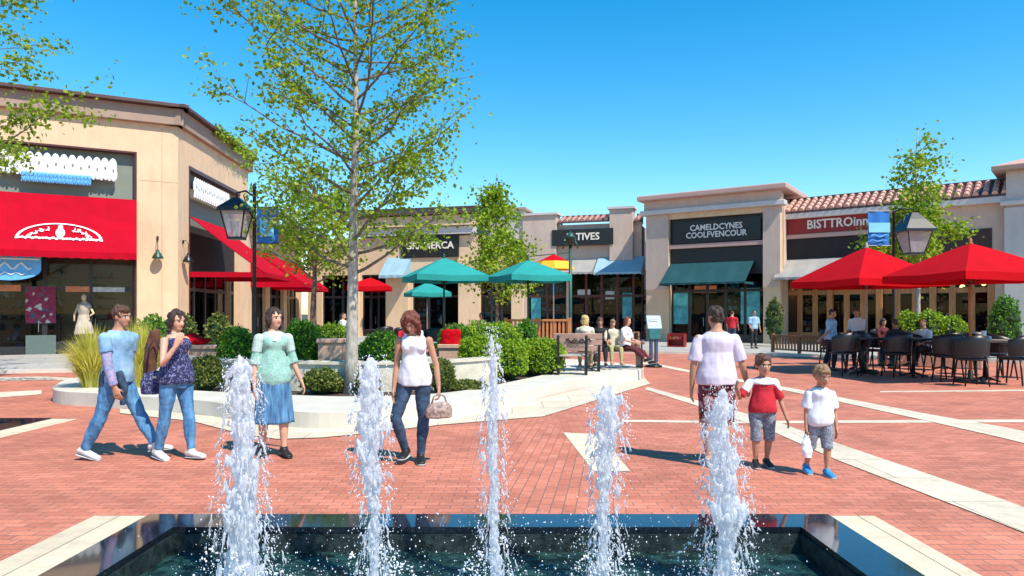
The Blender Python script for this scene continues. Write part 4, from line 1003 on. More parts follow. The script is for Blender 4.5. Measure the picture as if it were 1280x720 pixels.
# roof-edge creeper
f = f2; t = MB(); rnd = random.Random(8)
for k in range(900):
    u = f2.L*rnd.uniform(.35, 1.0); o = f2.p0+f2.d*u+f2.n*rnd.uniform(.1, .55); leaf(t, V((o.x, o.y, 10.0+rnd.gauss(.0, .14))), .14, rnd)
tag(t.build('creeper', MATS['leaf_mid']), 'green creeper spilling over the roof edge of the side wing', 'creeper')
def bush(label, px, Y, w, h, zb=.2, lm='leaf_hedge', n=1500, ls=.055, seed=1, d=None, name='hedge_bush', boxy=1.0, group=None):
    rnd = random.Random(seed); c = V((X(px, Y), Y, zb)); d = d or w*.8
    t = thing(name, label, 'bush', c)
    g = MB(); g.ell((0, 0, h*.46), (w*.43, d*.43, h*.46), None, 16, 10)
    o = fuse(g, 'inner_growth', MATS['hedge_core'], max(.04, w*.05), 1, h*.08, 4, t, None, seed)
    lv = MB()
    for k in range(n):
        a = rnd.uniform(0, 2*pi); e = math.asin(rnd.uniform(-.55, 1)); lump = 1+.16*noise.noise(V((cos(a)*2, sin(a)*2, e*2+seed)))+.07*noise.noise(V((cos(a)*6, sin(a)*6, e*6+seed)))
        q = rnd.uniform(.86, 1.04)*lump; ce, se = cos(e), sin(e)
        if boxy < 1: ce = math.copysign(abs(ce)**boxy, ce); se = math.copysign(abs(se)**boxy, se)
        leaf(lv, V((cos(a)*ce*w/2*q, sin(a)*ce*d/2*q, h*.48+se*h*.5*q)), ls, rnd, .8)
    lv.build('foliage', MATS[lm], t); return t
bl = [  # label, px, Y, px width, y top, y bottom, base z, leaf mat
 ('small yellowish shrub in front of the low wall, beside the gesturing woman', 258, 13.3, 40, 445, 490, .2, 'leaf_shrub'),
 ('tiny dull green shrub at the foot of the wall behind the mint blouse', 318, 13.1, 34, 462, 491, .2, 'leaf_shrub'),
 ('low mixed shrub left of the big tree trunk', 402, 12.9, 46, 461, 493, .2, 'leaf_shrub'),
 ('low shrub at the root of the big tree, behind the second jet', 458, 12.9, 30, 466, 493, .2, 'leaf_shrub'),
 ('yellowish upright shrub just past the handbag', 552, 13.0, 30, 449, 490, .2, 'leaf_shrub'),
 ('ground hugging shrub below the end of the cream wall', 583, 13.4, 46, 476, 489, .2, 'leaf_shrub'),
 ('round clipped bush by the shoulder of the woman in the mint blouse', 296, 15.6, 44, 409, 462, .25, 'leaf_hedge'),
 ('dark green dense bush between the mint blouse and the big tree', 377, 15.4, 50, 401, 462, .25, 'leaf_hedge'),
 ('light green hedge top behind the sandstone pier', 415, 17.5, 54, 404, 440, .25, 'leaf_lime'),
 ('leafy green bush just right of the big tree trunk', 478, 15.2, 54, 414, 462, .25, 'leaf_hedge'),
 ('lime green hedge behind the tall thin jet', 612, 17.5, 80, 402, 448, .25, 'leaf_lime'),
 ('rounded bright hedge directly behind the tall thin jet', 600, 15.0, 50, 419, 482, .2, 'leaf_lime'),
 ('rounded green hedge just right of the tall thin jet', 634, 15.6, 48, 424, 477, .2, 'leaf_lime'),
 ('broad rounded hedge closest to the benches', 676, 16.6, 56, 423, 472, .2, 'leaf_lime'),
 ('dark bush behind the woman in the white top', 570, 17.2, 44, 405, 450, .25, 'leaf_hedge'),
 ('dark upright shrub at the left end of the orange railing', 658, 20.6, 26, 400, 436, .2, 'leaf_hedge'),
 ('dull green shrub at the side awning post, behind the gesturing woman', 228, 20, 30, 392, 424, .4, 'leaf_shrub'),
 ('rounded olive shrub under the side awning', 273, 20, 28, 392, 425, .4, 'leaf_shrub'),
 ('green shrub against the peach wall behind the golden grass', 190, 19, 40, 395, 440, .2, 'leaf_hedge'),
 ('bright lime bush left of the pale tree trunk on the terrace', 1135, 22.5, 28, 389, 420, .5, 'leaf_lime'),
 ('bright lime bush right of the pale tree trunk on the terrace', 1163, 22.3, 38, 388, 422, .5, 'leaf_lime'),
 ('bright lime bush farthest along the terrace planter', 1190, 22.1, 34, 395, 424, .5, 'leaf_lime'),
 ('dark potted evergreen beside the end tower', 1256, 25, 34, 370, 436, .3, 'leaf_hedge'),
 ('small dark wall shrub beside the tall tan shop', 968, 34, 20, 372, 425, .2, 'leaf_shrub'),
]
for i, (lb_, px, Y, wpx, yt, yb, zb, lm) in enumerate(bl):
    w = wpx/F*Y; zt_ = Z(yt, Y); n = int(900+min(2600, wpx*(yb-yt)*.75)); n = n if Y < 19 else n//2
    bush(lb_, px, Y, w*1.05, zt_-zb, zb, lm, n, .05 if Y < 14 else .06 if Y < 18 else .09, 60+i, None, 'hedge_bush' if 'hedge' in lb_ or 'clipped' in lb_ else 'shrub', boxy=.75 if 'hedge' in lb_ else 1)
# stone trough for the terrace bushes
o = thing('terrace_planter', 'long dark stone trough holding the lime green terrace bushes', 'planter', (X(1162, 22.3), 22.3, 0), R(-38))
g = MB(); g.b2(-1.4, 1.4, -.35, .35, .02, .5); g.build('trough', MATS['sandstone'], o, bevel=.02); g = MB(); g.b2(-1.32, 1.32, -.27, .27, .5, .52); g.build('soil', MATS['soil'], o)
def grass(label, px, Y, w, h, zb, seed, n=900):
    rnd = random.Random(seed); t = thing('ornamental_grass', label, 'ornamental grass', (X(px, Y), Y, zb)); mb = MB()
    for k in range(n):
        a = rnd.uniform(0, 2*pi); b = V((cos(a), sin(a), 0))*rnd.uniform(0, w*.16); L = h*rnd.uniform(.7, 1.25); out = w*.5*rnd.uniform(.15, 1.15); wd = rnd.uniform(.010, .018); s = V((-sin(a), cos(a), 0))
        p = []; 
        for i in range(6):
            q = i/5; p.append(b+V((cos(a)*out*q**1.5, sin(a)*out*q**1.5, L*(q*1.25-.42*q*q*(out/(w*.5))**.7*1.3))))
        for i in range(5):
            w0, w1 = wd*(1-i/5.2), wd*(1-(i+1)/5.2); mb.quad(p[i]-s*w0, p[i]+s*w0, p[i+1]+s*w1, p[i+1]-s*w1)
    # each blade stays a separate strip of the same tuft
    mb.build('blades', MATS['leaf_gold'], t); return t
grass('golden fountain grass tuft behind the denim man, leftmost of the pair', 116, 13.7, 1.15, 1.0, .2, 71, 1700)
grass('golden fountain grass tuft between the denim man and the gesturing woman', 174, 13.7, 1.15, 1.12, .2, 72, 1500)
# ------------------------------------------------------------------ people
mat('skin_light', (.62, .34, .23), .55, .07, 14, .1, 90); mat('skin_tan', (.46, .23, .14), .55, .08, 14, .1, 90); mat('skin_brown', (.30, .14, .08), .55, .08, 14, .1, 90)
mat('eye_dark', (.02, .012, .01), .3, .1); mat('lips', (.42, .12, .10), .5, .1); mat('eye_white', (.7, .68, .65), .35, .05)
mat('hair_dark', (.04, .02, .013), .5, .5, 30, .5, 60, warp=(3, 3, .6)); mat('hair_brown', (.09, .035, .018), .5, .5, 30, .5, 60, warp=(3, 3, .6))
mat('hair_auburn', (.16, .04, .02), .5, .5, 30, .5, 60, warp=(3, 3, .6)); mat('hair_blond', (.55, .40, .16), .55, .35, 30, .5, 60, warp=(3, 3, .6)); mat('hair_light', (.26, .15, .07), .55, .35, 30, .5, 60, warp=(3, 3, .6))
mat('denim', (.035, .13, .30), .85, .4, 3, .3, 9, col2=(.12, .30, .50), warp=(9, 9, 1.2)); mat('denim_light', (.045, .18, .40), .85, .35, 3, .25, 6, col2=(.12, .32, .56), warp=(5, 5, 1.2)); mat('denim_dark', (.014, .035, .075), .85, .4, 8, .3, 90, col2=(.05, .10, .18))
mat('cloth_white', (.74, .76, .80), .9, .05, 6, .25, 11); mat('cloth_lavender', (.60, .54, .64), .9, .05, 6, .25, 11); mat('cloth_black', (.015, .015, .02), .85, .3, 8)
mat('cloth_sky', (.22, .42, .66), .85, .2, 6, .3, 60, col2=(.42, .6, .78)); mat('cloth_red', (.50, .015, .03), .9, .12, 6, .3, 60); mat('cloth_maroon', (.10, .015, .02), .9, .3, 8)
mat_spots('cloth_navy', [(.012, .014, .06), (.02, .022, .10), (.16, .17, .32), (.015, .02, .08)], 85); mat_spots('cloth_mint', [(.24, .46, .39), (.30, .52, .44), (.18, .40, .33), (.40, .60, .52)], 110, stops=[0, .35, .75, .86])
mat('cloth_mintpale', (.46, .60, .55), .9, .1, 8, .3, 60)
mat_spots('cloth_greyprint', [(.17, .20, .25), (.24, .27, .32), (.12, .14, .19), (.32, .35, .40)], 95); mat_spots('cloth_maroonprint', [(.16, .02, .03), (.40, .28, .28), (.08, .01, .02), (.2, .03, .05)], 34, stops=[0, .35, .6, .8])
mat_spots('cloth_stripe', [(.34, .33, .50), (.24, .30, .50), (.42, .28, .42), (.20, .24, .42)], 70, warp=(.5, .5, 1))
mat('shoe_white', (.65, .63, .6), .6, .1); mat('shoe_black', (.015, .014, .014), .5, .2); mat('shoe_blue', (.02, .25, .55), .55, .2); mat('shoe_tan', (.4, .25, .15), .6, .2)
mat('sole', (.5, .5, .5), .7, .1); mat('leather_tan', (.20, .11, .09), .5, .5, 22, .3, 30, col2=(.50, .34, .28)); mat('cloth_khaki', (.40, .36, .18), .9, .1, 6); mat('cloth_cream', (.62, .55, .42), .9, .1, 6)
mat('cloth_steel', (.16, .34, .56), .88, .2, 5, .25, 11, col2=(.34, .52, .68)); mat('cloth_green', (.12, .22, .15), .9, .2, 6)
def ud(v): v = V(v); return v.normalized()
def person(label, loc, rot, H, pose, wear, seed=1, kid=False, fem=False, vox=.0075, z=0, group=None, det=True):
    """one body in one skin; local frame: +Y is forward, +X the person's right-hand side when seen from behind"""
    rnd = random.Random(seed)
    hk = 1/5.6 if kid else 1/7.5; HH = H*hk; wsh = H*(.108 if kid else .104 if fem else .122); whip = H*(.052)
    build = wear.get('build', 1.0)
    lean = pose.get('lean', 0); sw = pose.get('twist', 0)
    up = V((0, sin(R(lean)), cos(R(lean)))); 
    pel = V((0, 0, 0)); T = H*(.305 if not kid else .275)
    neck = pel+up*T; rt = Matrix.Rotation(R(sw), 3, 'Z') @ V((1, 0, 0)); fw = up.cross(V((1, 0, 0))); fws = up.cross(rt)
    sz = neck-up*H*.052
    J = {}
    for sd, k in (('R', 1), ('L', -1)):
        J['sh'+sd] = sz+rt*wsh*k*.92; a1, a2 = [ud(q) for q in pose.get('arm'+sd, ((.12*k, 0, -1), (.05*k, .15, -1)))]
        J['el'+sd] = J['sh'+sd]+a1*H*.168; J['wr'+sd] = J['el'+sd]+a2*H*.145; J['ad'+sd] = a2; J['hd'+sd] = ud(pose.get('hand'+sd, a2))
        l1, l2, ft = [ud(q) for q in pose.get('leg'+sd, ((.02*k, 0, -1), (0, 0, -1), (.15*k, 1, 0)))]
        J['hp'+sd] = pel+V((whip*k, 0, -H*.01)); J['kn'+sd] = J['hp'+sd]+l1*H*(.245 if not kid else .225); J['an'+sd] = J['kn'+sd]+l2*H*(.232 if not kid else .21); J['ft'+sd] = ft
    def torso(mb, inf=0, lo=-.055, hi=1.02, flare=0, n=18):
        ff = 1 if fem else 0
        prof = [(-.06, .072, .055), (-.03, .088+.006*ff, .066), (.02, .093+.008*ff, .069), (.10, .086, .062), (.17, .075-.004*ff, .055), (.24, .083-.006*ff, .062+.006*ff), (.235, .083-.004*ff, .064+.010*ff), (.252, .088-.004*ff, .060), (.270, .079, .053), (.286, .060, .046), (.297, .044, .040), (.306, .035, .036)]
        secs = []
        for t_, w_, d_ in sorted(prof):
            q = t_/.305
            if q < lo or q > hi: continue
            tt = max(0, min(1, q)); ax = V((1, 0, 0)).lerp(rt, tt).normalized(); c = pel+up*(T*q)+fw*(.008*H*sin(pi*tt))
            s_ = (wsh/(H*.115)) if tt > .45 and tt < .9 else 1
            w2 = w_*H*s_*build+inf+flare*(1-tt)**3; d2 = d_*H*build*(1.08 if build > 1 else 1)+inf+flare*(1-tt)**3
            secs.append((c, ax*w2, fw*d2))
        mb.loft(secs, n, True); return mb
    def arm(mb, sd, inf=0, to=2.0, n=10, flare=0):
        s, e, w = J['sh'+sd], J['el'+sd], J['wr'+sd]; m1 = s.lerp(e, .5); m2 = e.lerp(w, .4)
        r = [.028, .0265, .0235, .0205, .021, .0145]
        pts = [s-(e-s)*.06, s.lerp(e, .2), m1, e, m2, w]; rr = [q*H*(.92 if fem else 1)*(.9 if kid else 1)+inf for q in r]
        if to < 2:
            out = []; ro = []
            ts = [0, .3, .6, 1]
            for t_ in ts:
                q = t_*to
                p = s.lerp(e, q) if q <= 1 else e.lerp(w, q-1); out.append(p); ro.append((.028-.006*q if q <= 1 else .022-.006*(q-1))*H*(.92 if fem else 1)+inf+flare*t_)
            if to > 1: out.insert(2, e); ro.insert(2, .0215*H+inf); out.sort(key=lambda p: (p-s).length)
            mb.tube(out, ro, n)
        else: mb.tube(pts, rr, n)
        return mb
    def leg(mb, sd, inf=0, to=2.0, n=12, flare=0):
        s, e, w = J['hp'+sd], J['kn'+sd], J['an'+sd]; out = []; ro = []
        tb = [(0, .050), (.25, .048), (.5, .042), (.8, .034), (1, .0315), (1.25, .033), (1.5, .029), (1.8, .0205), (2.0, .019)]
        for q, r in tb:
            if q > to+1e-6: continue
            out.append(s.lerp(e, q) if q <= 1 else e.lerp(w, q-1)); ro.append(r*H*(.96 if kid else 1)*build**.6+inf+flare*q)
        if to not in [q for q, _ in tb]:
            out.append(s.lerp(e, to) if to <= 1 else e.lerp(w, to-1)); ro.append(ro[-1]+flare*.1)
        mb.tube(out, ro, n); return mb
    def foot(mb, sd, inf=0, sole=0):
        a = J['an'+sd]; f = J['ft'+sd]; f = f.normalized(); side_ = f.cross(V((0, 0, 1))).normalized(); u_ = side_.cross(f).normalized(); L = H*.148
        hz = H*.038
        secs = []
        for q, w_, h_, c_ in ((-.28, .016, .020, -.018), (-.20, .023, .032, -.010), (0, .026, .036, -.010), (.25, .029, .026, -.020), (.5, .031, .019, -.026), (.68, .027, .014, -.030), (.76, .014, .009, -.033)):
            secs.append((a+f*L*q+u_*(c_*H), side_*(w_*H*.9+inf), u_*(h_*H*.62+inf)))
        mb.loft(secs, 12, True)
        if det: mb.tube([a+V((0, 0, H*.02)), a-u_*H*.015], [.021*H+inf, .024*H+inf], 10)
        return mb
    # ground the figure
    low = min((J['an'+s].z-H*.046*abs((J['ft'+s].cross(V((0, 0, 1))).normalized().cross(J['ft'+s])).z)-(max(0, -J['ft'+s].z)*H*.10)) for s in 'RL')
    zoff = pose.get('seat', None)
    root = thing('person', label, 'person', (loc[0], loc[1], z+(zoff if zoff is not None else -low)), rot, group)
    # head frame
    hy, hp, hr = [R(q) for q in pose.get('head', (0, 0, 0))]
    HM = Matrix.Rotation(hy, 3, 'Z') @ Matrix.Rotation(-hp, 3, 'X') @ Matrix.Rotation(hr, 3, 'Y')
    nt_ = neck+up*H*.030+fw*H*.006
    ho = nt_+HM@V((0, HH*.10, -HH*.12))            # chin level origin
    def hpnt(x, y, z_): return ho+HM@(V((x, y, z_))*HH)
    mb = MB(); torso(mb)
    for sd in 'RL': arm(mb, sd); leg(mb, sd); foot(mb, sd)
    for sd, k in (('R', 1), ('L', -1)):
        mb.ell(J['sh'+sd], (H*.028, H*.028, H*.028), None, 10, 6); mb.ell(J['hp'+sd]+V((0, -.008*H, 0)), (H*.052, H*.06, H*.055), None, 10, 6)
    if fem:
        for k in (1, -1): mb.ell(pel+up*T*.74+rt*k*.040*H+fws*.044*H, (.032*H, .022*H, .032*H), None, 10, 6)
    nr = (.034 if not (fem or kid) else .027)*H
    mb.tube([neck-up*H*.03, nt_.lerp(neck, .5), hpnt(0, -.08, .30)], [nr*1.35, nr, nr*1.0], 12)
    mb.ell(hpnt(0, -.06, .62), (HH*.325, HH*.40, HH*.37), HM, 18, 12); mb.ell(hpnt(0, .06, .40), (HH*.27, HH*.30, HH*.34), HM, 16, 10); mb.ell(hpnt(0, .17, .17), (HH*.16, HH*.17, HH*.15), HM, 12, 8)
    mb.ell(hpnt(0, .36, .40), (HH*.045, HH*.085, HH*.10), HM, 8, 6); mb.ell(hpnt(0, .385, .355), (HH*.06, HH*.065, HH*.045), HM, 8, 6)
    mb.ell(hpnt(0, .30, .235), (HH*.10, HH*.06, HH*.045), HM, 8, 6); mb.ell(hpnt(0, .27, .60), (HH*.24, HH*.09, HH*.06), HM, 10, 6)
    for k in (1, -1): mb.ell(hpnt(.325*k, -.04, .46), (HH*.045, HH*.085, HH*.13), HM, 8, 6)
    # hands: palm, four unequal curled fingers and a thumb
    for sd, k in (('R', 1), ('L', -1)):
        w, d = J['wr'+sd], J['hd'+sd]; hl = H*.103*(1.0)
        pn = V(pose.get('palm'+sd, (-k, 0, 0))); pn = (pn-d*pn.dot(d)).normalized(); sv = d.cross(pn)*(1)      # palm normal, across
        # thumb points forward: choose side
        if sv.dot(V((0, 1, 0))+up*.2) < 0: sv = -sv
        mb.loft([(w-d*hl*.05, sv*hl*.15, pn*hl*.12), (w+d*hl*.14, sv*hl*.20, pn*hl*.10), (w+d*hl*.36, sv*hl*.235, pn*hl*.085), (w+d*hl*.5, sv*hl*.225, pn*hl*.07)], 12, True)
        cl = pose.get('curl'+sd, .5); fr_ = max(hl*.048, vox*.95)
        for i, (off, fl) in enumerate(((.17, .44), (.058, .50), (-.055, .47), (-.165, .36))):
            b_ = w+d*hl*.46+sv*hl*off*1.15; p = [b_]; ang = 0
            for j, seg in enumerate((.45, .32, .23)):
                ang += cl*(.75 if j else .45); dd = d*cos(ang)+pn*sin(ang); p.append(p[-1]+dd*hl*fl*seg)
            mb.tube(p, [fr_*1.08, fr_, fr_*.92, fr_*.75], 7)
        tb_ = w+d*hl*.16+sv*hl*.17; t1 = tb_+(d*.62+sv*.55+pn*.25)*hl*.24; t2 = t1+(d*.85+sv*.15+pn*.35)*hl*.20
        mb.tube([tb_-sv*hl*.06, t1, t2], [fr_*1.3, fr_*1.1, fr_*.8], 7)
    sk = MATS[wear.get('skin', 'skin_light')]
    body = fuse(mb, 'body', sk, vox, 2, 0, 8, root)
    me = body.data; me.materials.append(MATS['eye_dark']); me.materials.append(MATS['lips']); me.materials.append(MATS['eye_white'])
    inv = HM.transposed()
    e_r = max(.036, vox/HH*.62)
    for p_ in me.polygons:
        c = inv@(p_.center-ho)/HH
        if c.y > .1 and .1 < c.z < .8:
            for k in (1, -1):
                dx, dz = c.x-.125*k, c.z-.50
                if (dx/(e_r*1.9))**2+(dz/e_r)**2 < 1: p_.material_index = 3 if abs(dx) > e_r*.95 else 1
                if abs(dx) < .085 and abs(dz-.095+abs(dx)*.2) < .018+vox/HH*.15 and wear.get('brow', 1): p_.material_index = 1
            if abs(c.x) < .11 and abs(c.z-.235) < .03: p_.material_index = 2
    # clothes
    fold = wear.get('fold', .010)
    c = wear.get('top')
    if c:
        m_, sl_, lo_ = c[0], c[1], c[2]; inf = c[3] if len(c) > 3 else .014; loose = c[4] if len(c) > 4 else .010
        t = MB(); torso(t, inf, lo_, .975 if not c[5:] else c[5], loose)
        if fem:
            for k in (1, -1): t.ell(pel+up*T*.74+rt*k*.042*H+fws*.052*H, (.034*H+inf, .022*H+inf, .036*H+inf), None, 10, 6)
        for sd, k in (('R', 1), ('L', -1)):
            if sl_ > 0: arm(t, sd, inf*.85, sl_, 12, loose*.6); t.ell(J['sh'+sd], (H*.029+inf*.6, H*.029+inf*.6, H*.028+inf*.4), None, 10, 6)
        fuse(t, c[6] if len(c) > 6 else 'shirt', MATS[m_], max(.009, vox*1.25), 4, fold, 9, root, (1, 1, .6), seed)
    c = wear.get('sleeve')
    if c:
        for sd in 'RL':
            t = MB(); arm(t, sd, .013, 1.93, 12, .004); fuse(t, 'sleeve', MATS[c], max(.009, vox*1.25), 3, .006, 12, root, None, seed)
    c = wear.get('yoke')                             # second colour across chest and shoulders
    if c:
        t = MB(); torso(t, .019, .74, .985, .002)
        for sd in 'RL': arm(t, sd, .0155, .55, 12, .003); t.ell(J['sh'+sd], (H*.029+.0125, H*.029+.0125, H*.028+.010), None, 10, 6)
        fuse(t, 'shirt_yoke', MATS[c], max(.009, vox*1.25), 4, .003, 9, root, None, seed)
    c = wear.get('pants')
    if c:
        m_, to = c[0], c[1]; inf = c[2] if len(c) > 2 else .008; fl = c[3] if len(c) > 3 else .001
        t = MB(); torso(t, min(inf, .010), -.2, .20)
        for sd, k in (('R', 1), ('L', -1)): leg(t, sd, inf, to, 14, fl); t.ell(J['hp'+sd]+V((0, -.008*H, 0)), (H*.052+inf, H*.06+inf, H*.055+inf), None, 10, 6)
        fuse(t, 'shorts' if to < 1.6 else 'trousers', MATS[m_], max(.009, vox*1.25), 3, fold*.8, 10, root, (.9, .9, 1.1), seed+3)
    c = wear.get('skirt')
    if c:
        t = MB(); kl = min((J['knR']).z, (J['knL']).z); z1 = kl+H*c[1]; secs = []; n = 40
        mid = (J['knR']+J['knL'])/2
        rows = [(pel+up*T*.30, .072*H, .056*H, 0), (pel+V((0, 0, .02*H)), .093*H, .073*H, .1), (pel-V((0, 0, .08*H)), .108*H, .084*H, .6), (V((mid.x*.6, mid.y*.6, z1+.03)), .125*H, .095*H, 1), (V((mid.x*.7, mid.y*.7, z1)), .128*H, .098*H, 1)]
        vs = []
        for cc, a, b_, pl in rows:
            for i in range(n*2):
                th = pi*i/n; q = 1+.075*pl*sin(th*9+.6*sin(th*3)); vs.append(cc+V((cos(th)*a*q, sin(th)*b_*q, 0)))
        m2 = n*2
        for dn in (0, 1):
            pass
        t.add(vs, [(j*m2+i, j*m2+(i+1) % m2, (j+1)*m2+(i+1) % m2, (j+1)*m2+i) for j in range(len(rows)-1) for i in range(m2)]+[tuple(range(m2-1, -1, -1)), tuple((len(rows)-1)*m2+i for i in range(m2))])
        so = t.build('skirt', MATS[c[0]], root, True); 
    c = wear.get('shoe')
    if c:
        for sd in 'RL':
            t = MB(); foot(t, sd, .006)
            o = fuse(t, 'shoe', MATS[c], max(.007, vox), 2, 0, 8, root)
            f = J['ft'+sd].normalized(); sd_ = f.cross(V((0, 0, 1))).normalized(); u_ = sd_.cross(f); a = J['an'+sd]; s_ = MB(); L = H*.148
            s_.loft([(a+f*L*q+u_*(-.045*H*.9), sd_*(w_*H*.9+.007), u_*.008) for q, w_ in ((-.31, .012), (-.22, .024), (.1, .027), (.5, .031), (.72, .022), (.79, .012))], 12, True)
            if wear.get('sole', 'sole'): s_.build('sole', MATS[wear.get('sole', 'sole')], o, True)
    # hair
    c = wear.get('hair')
    if c:
        m_, style = c; t = MB()
        if style == 'crop': t.ell(hpnt(0, -.10, .69), (HH*.345, HH*.40, HH*.345), HM, 18, 12); t.ell(hpnt(0, -.24, .50), (HH*.29, HH*.20, HH*.26), HM, 14, 8); amp = .035
        elif style == 'messy':
            t.ell(hpnt(0, -.09, .70), (HH*.37, HH*.43, HH*.37), HM, 18, 12); t.ell(hpnt(0, -.24, .48), (HH*.32, HH*.22, HH*.28), HM, 14, 8); t.ell(hpnt(.08, .24, .80), (HH*.22, HH*.14, HH*.12), HM, 10, 6); amp = .08
        elif style == 'bob':
            t.ell(hpnt(0, -.10, .69), (HH*.38, HH*.43, HH*.38), HM, 18, 12); t.ell(hpnt(0, -.22, .40), (HH*.37, HH*.26, HH*.40), HM, 14, 8)
            for k in (1, -1): t.tube([hpnt(.28*k, .06, .82), hpnt(.36*k, .06, .5), hpnt(.33*k, .02, .14)], [HH*.12, HH*.10, HH*.06], 8)
            for q in range(9): t.tube([hpnt(.22*cos(q*.8), -.2+.1*sin(q*2.1), .75), hpnt(.40*cos(q*.8), -.36*abs(sin(q*.8))-.05, .40), hpnt(.36*cos(q*.8+.15), -.34*abs(sin(q*.8))-.08, .02-.10*(q % 3))], [HH*.09, HH*.085, HH*.03], 7)
            amp = .09
        elif style == 'bun':
            t.ell(hpnt(0, -.10, .70), (HH*.37, HH*.42, HH*.37), HM, 18, 12); t.ell(hpnt(0, -.30, .50), (HH*.28, HH*.20, HH*.26), HM, 14, 8); t.ell(hpnt(0, -.48, .56), (HH*.17, HH*.16, HH*.17), HM, 12, 8); amp = .06
        elif style == 'long':
            t.ell(hpnt(0, -.10, .69), (HH*.39, HH*.44, HH*.39), HM, 18, 12); t.ell(hpnt(0, -.26, .30), (HH*.36, HH*.22, HH*.55), HM, 14, 10)
            for k in (1, -1): t.tube([hpnt(.2*k, .2, .88), hpnt(.36*k, .12, .55), hpnt(.36*k, .08, .1), hpnt(.26*k, .06, -.2)], [HH*.10, HH*.13, HH*.12, HH*.05], 8)
            amp = .08
        fuse(t, 'hair', MATS[m_], max(.0065, vox*.9), 1, HH*amp, 26 if det else 10, root, (1, 1, .5), seed)
    root['_'] = 0; del root['_']
    for kx in J: 
        pass
    root_mat = Matrix.Translation(root.location) @ Matrix.Rotation(rot, 4, 'Z')
    return root, {k: (root_mat@v if isinstance(v, V) and k[:2] in ('sh', 'el', 'wr', 'hp', 'kn', 'an') else v) for k, v in J.items()}, dict(pel=pel, up=up, T=T, H=H, fw=fw, rt=rt, nt=nt_, J=J, neck=neck)
def face(dx, dy): return atan2(-dx, dy)              # rotation that turns +Y to (dx, dy)
# 1 man in denim, striding across
g_ = G(152, 574); 
p1, w1, b1 = person('man striding past the golden grass in blue vest, mauve sleeves and jeans', (X(146, 8.2), 8.2), face(1, -.05), 1.79,
    dict(lean=3, twist=-12, head=(-14, 4, 0), armR=((.08, .16, -1), (-.04, .30, -1)), armL=((-.1, -.2, -1), (-.02, .1, -1)),
         legL=((-.02, .50, -1), (0, .52, -1), (0, 1, .12)), legR=((.02, -.30, -1), (0, -.50, -1), (.05, 1, -.22))),
    dict(skin='skin_tan', top=('cloth_steel', .55, -.10, .017, .022), sleeve='cloth_stripe', pants=('denim_light', 1.97, .014, .003), shoe='shoe_white', hair=('hair_brown', 'messy')), 11)
# sleeves-tied jacket round his hips
t = MB(); J_, H_ = b1['J'], b1['H']
t.loft([(V((0, -.01, .12)), V((.175, 0, 0)), V((0, .135, 0))), (V((0, -.02, .02)), V((.19, 0, 0)), V((0, .15, 0))), (V((.02, -.06, -.14)), V((.17, 0, 0)), V((0, .10, 0))), (V((.02, -.10, -.24)), V((.13, 0, 0)), V((0, .05, 0)))], 16)
t.tube([(.13, .1, .08), (.14, .17, -.08), (.12, .14, -.30)], [.045, .04, .03]); fuse(t, 'tied_jacket', MATS['denim_dark'], .012, 3, .016, 8, p1, None, 3)
# 2 woman raising a hand to her face
p2, w2, b2 = person('woman in a navy patterned sleeveless top and light jeans raising one hand to her face', (X(220, 8.15), 8.15), face(.85, -.42), 1.71,
    dict(lean=-2, twist=10, head=(0, 6, 0), armR=((.35, .35, -.85), (-.35, .55, .95)), handR=(-.3, .25, .9), palmR=(-.2, -1, 0), armL=((-.12, -.1, -1), (.12, .35, -1)), curlR=.35,
         legR=((.03, -.14, -1), (.0, -.30, -1), (.1, 1, -.12)), legL=((-.02, .22, -1), (0, .10, -1), (-.1, 1, .05))),
    dict(skin='skin_light', build=1.08, top=('cloth_navy', 0, -.18, .010, .022, .92, 'top'), pants=('denim_light', 1.93, .008, .0), shoe='shoe_white', hair=('hair_dark', 'bob')), 12, fem=True)
s = MB()
for k in (1, -1): s.tube([b2['neck']+b2['rt']*.075*k-b2['up']*.10+b2['fw']*.075, b2['neck']+b2['rt']*.07*k+b2['up']*.008, b2['neck']+b2['rt']*.07*k-b2['up']*.10-b2['fw']*.065], .014, 6)
s.build('shoulder_strap', MATS['cloth_navy'], p2)
# 3 woman with a skirt
p3, w3, b3 = person('woman walking in a mint green blouse, blue denim skirt and black sandals', (X(342, 8.35), 8.35), face(.50, -.86), 1.74,
    dict(lean=0, twist=6, head=(22, 0, 0), armR=((.18, -.02, -1), (.02, .10, -1)), armL=((-.22, -.05, -1), (-.40, .10, -1)), handL=(-.25, .2, -.9),
         legR=((.03, -.08, -1), (.0, -.20, -1), (.1, 1, -.04)), legL=((-.02, .16, -1), (0, .04, -1), (-.1, 1, 0))),
    dict(skin='skin_light', build=1.0, top=('cloth_mint', 1.05, -.24, .011, .026, .975, 'blouse'), yoke='cloth_mintpale', skirt=('denim', -.055), shoe='shoe_black', sole='shoe_black', hair=('hair_dark', 'bob')), 13, fem=True)
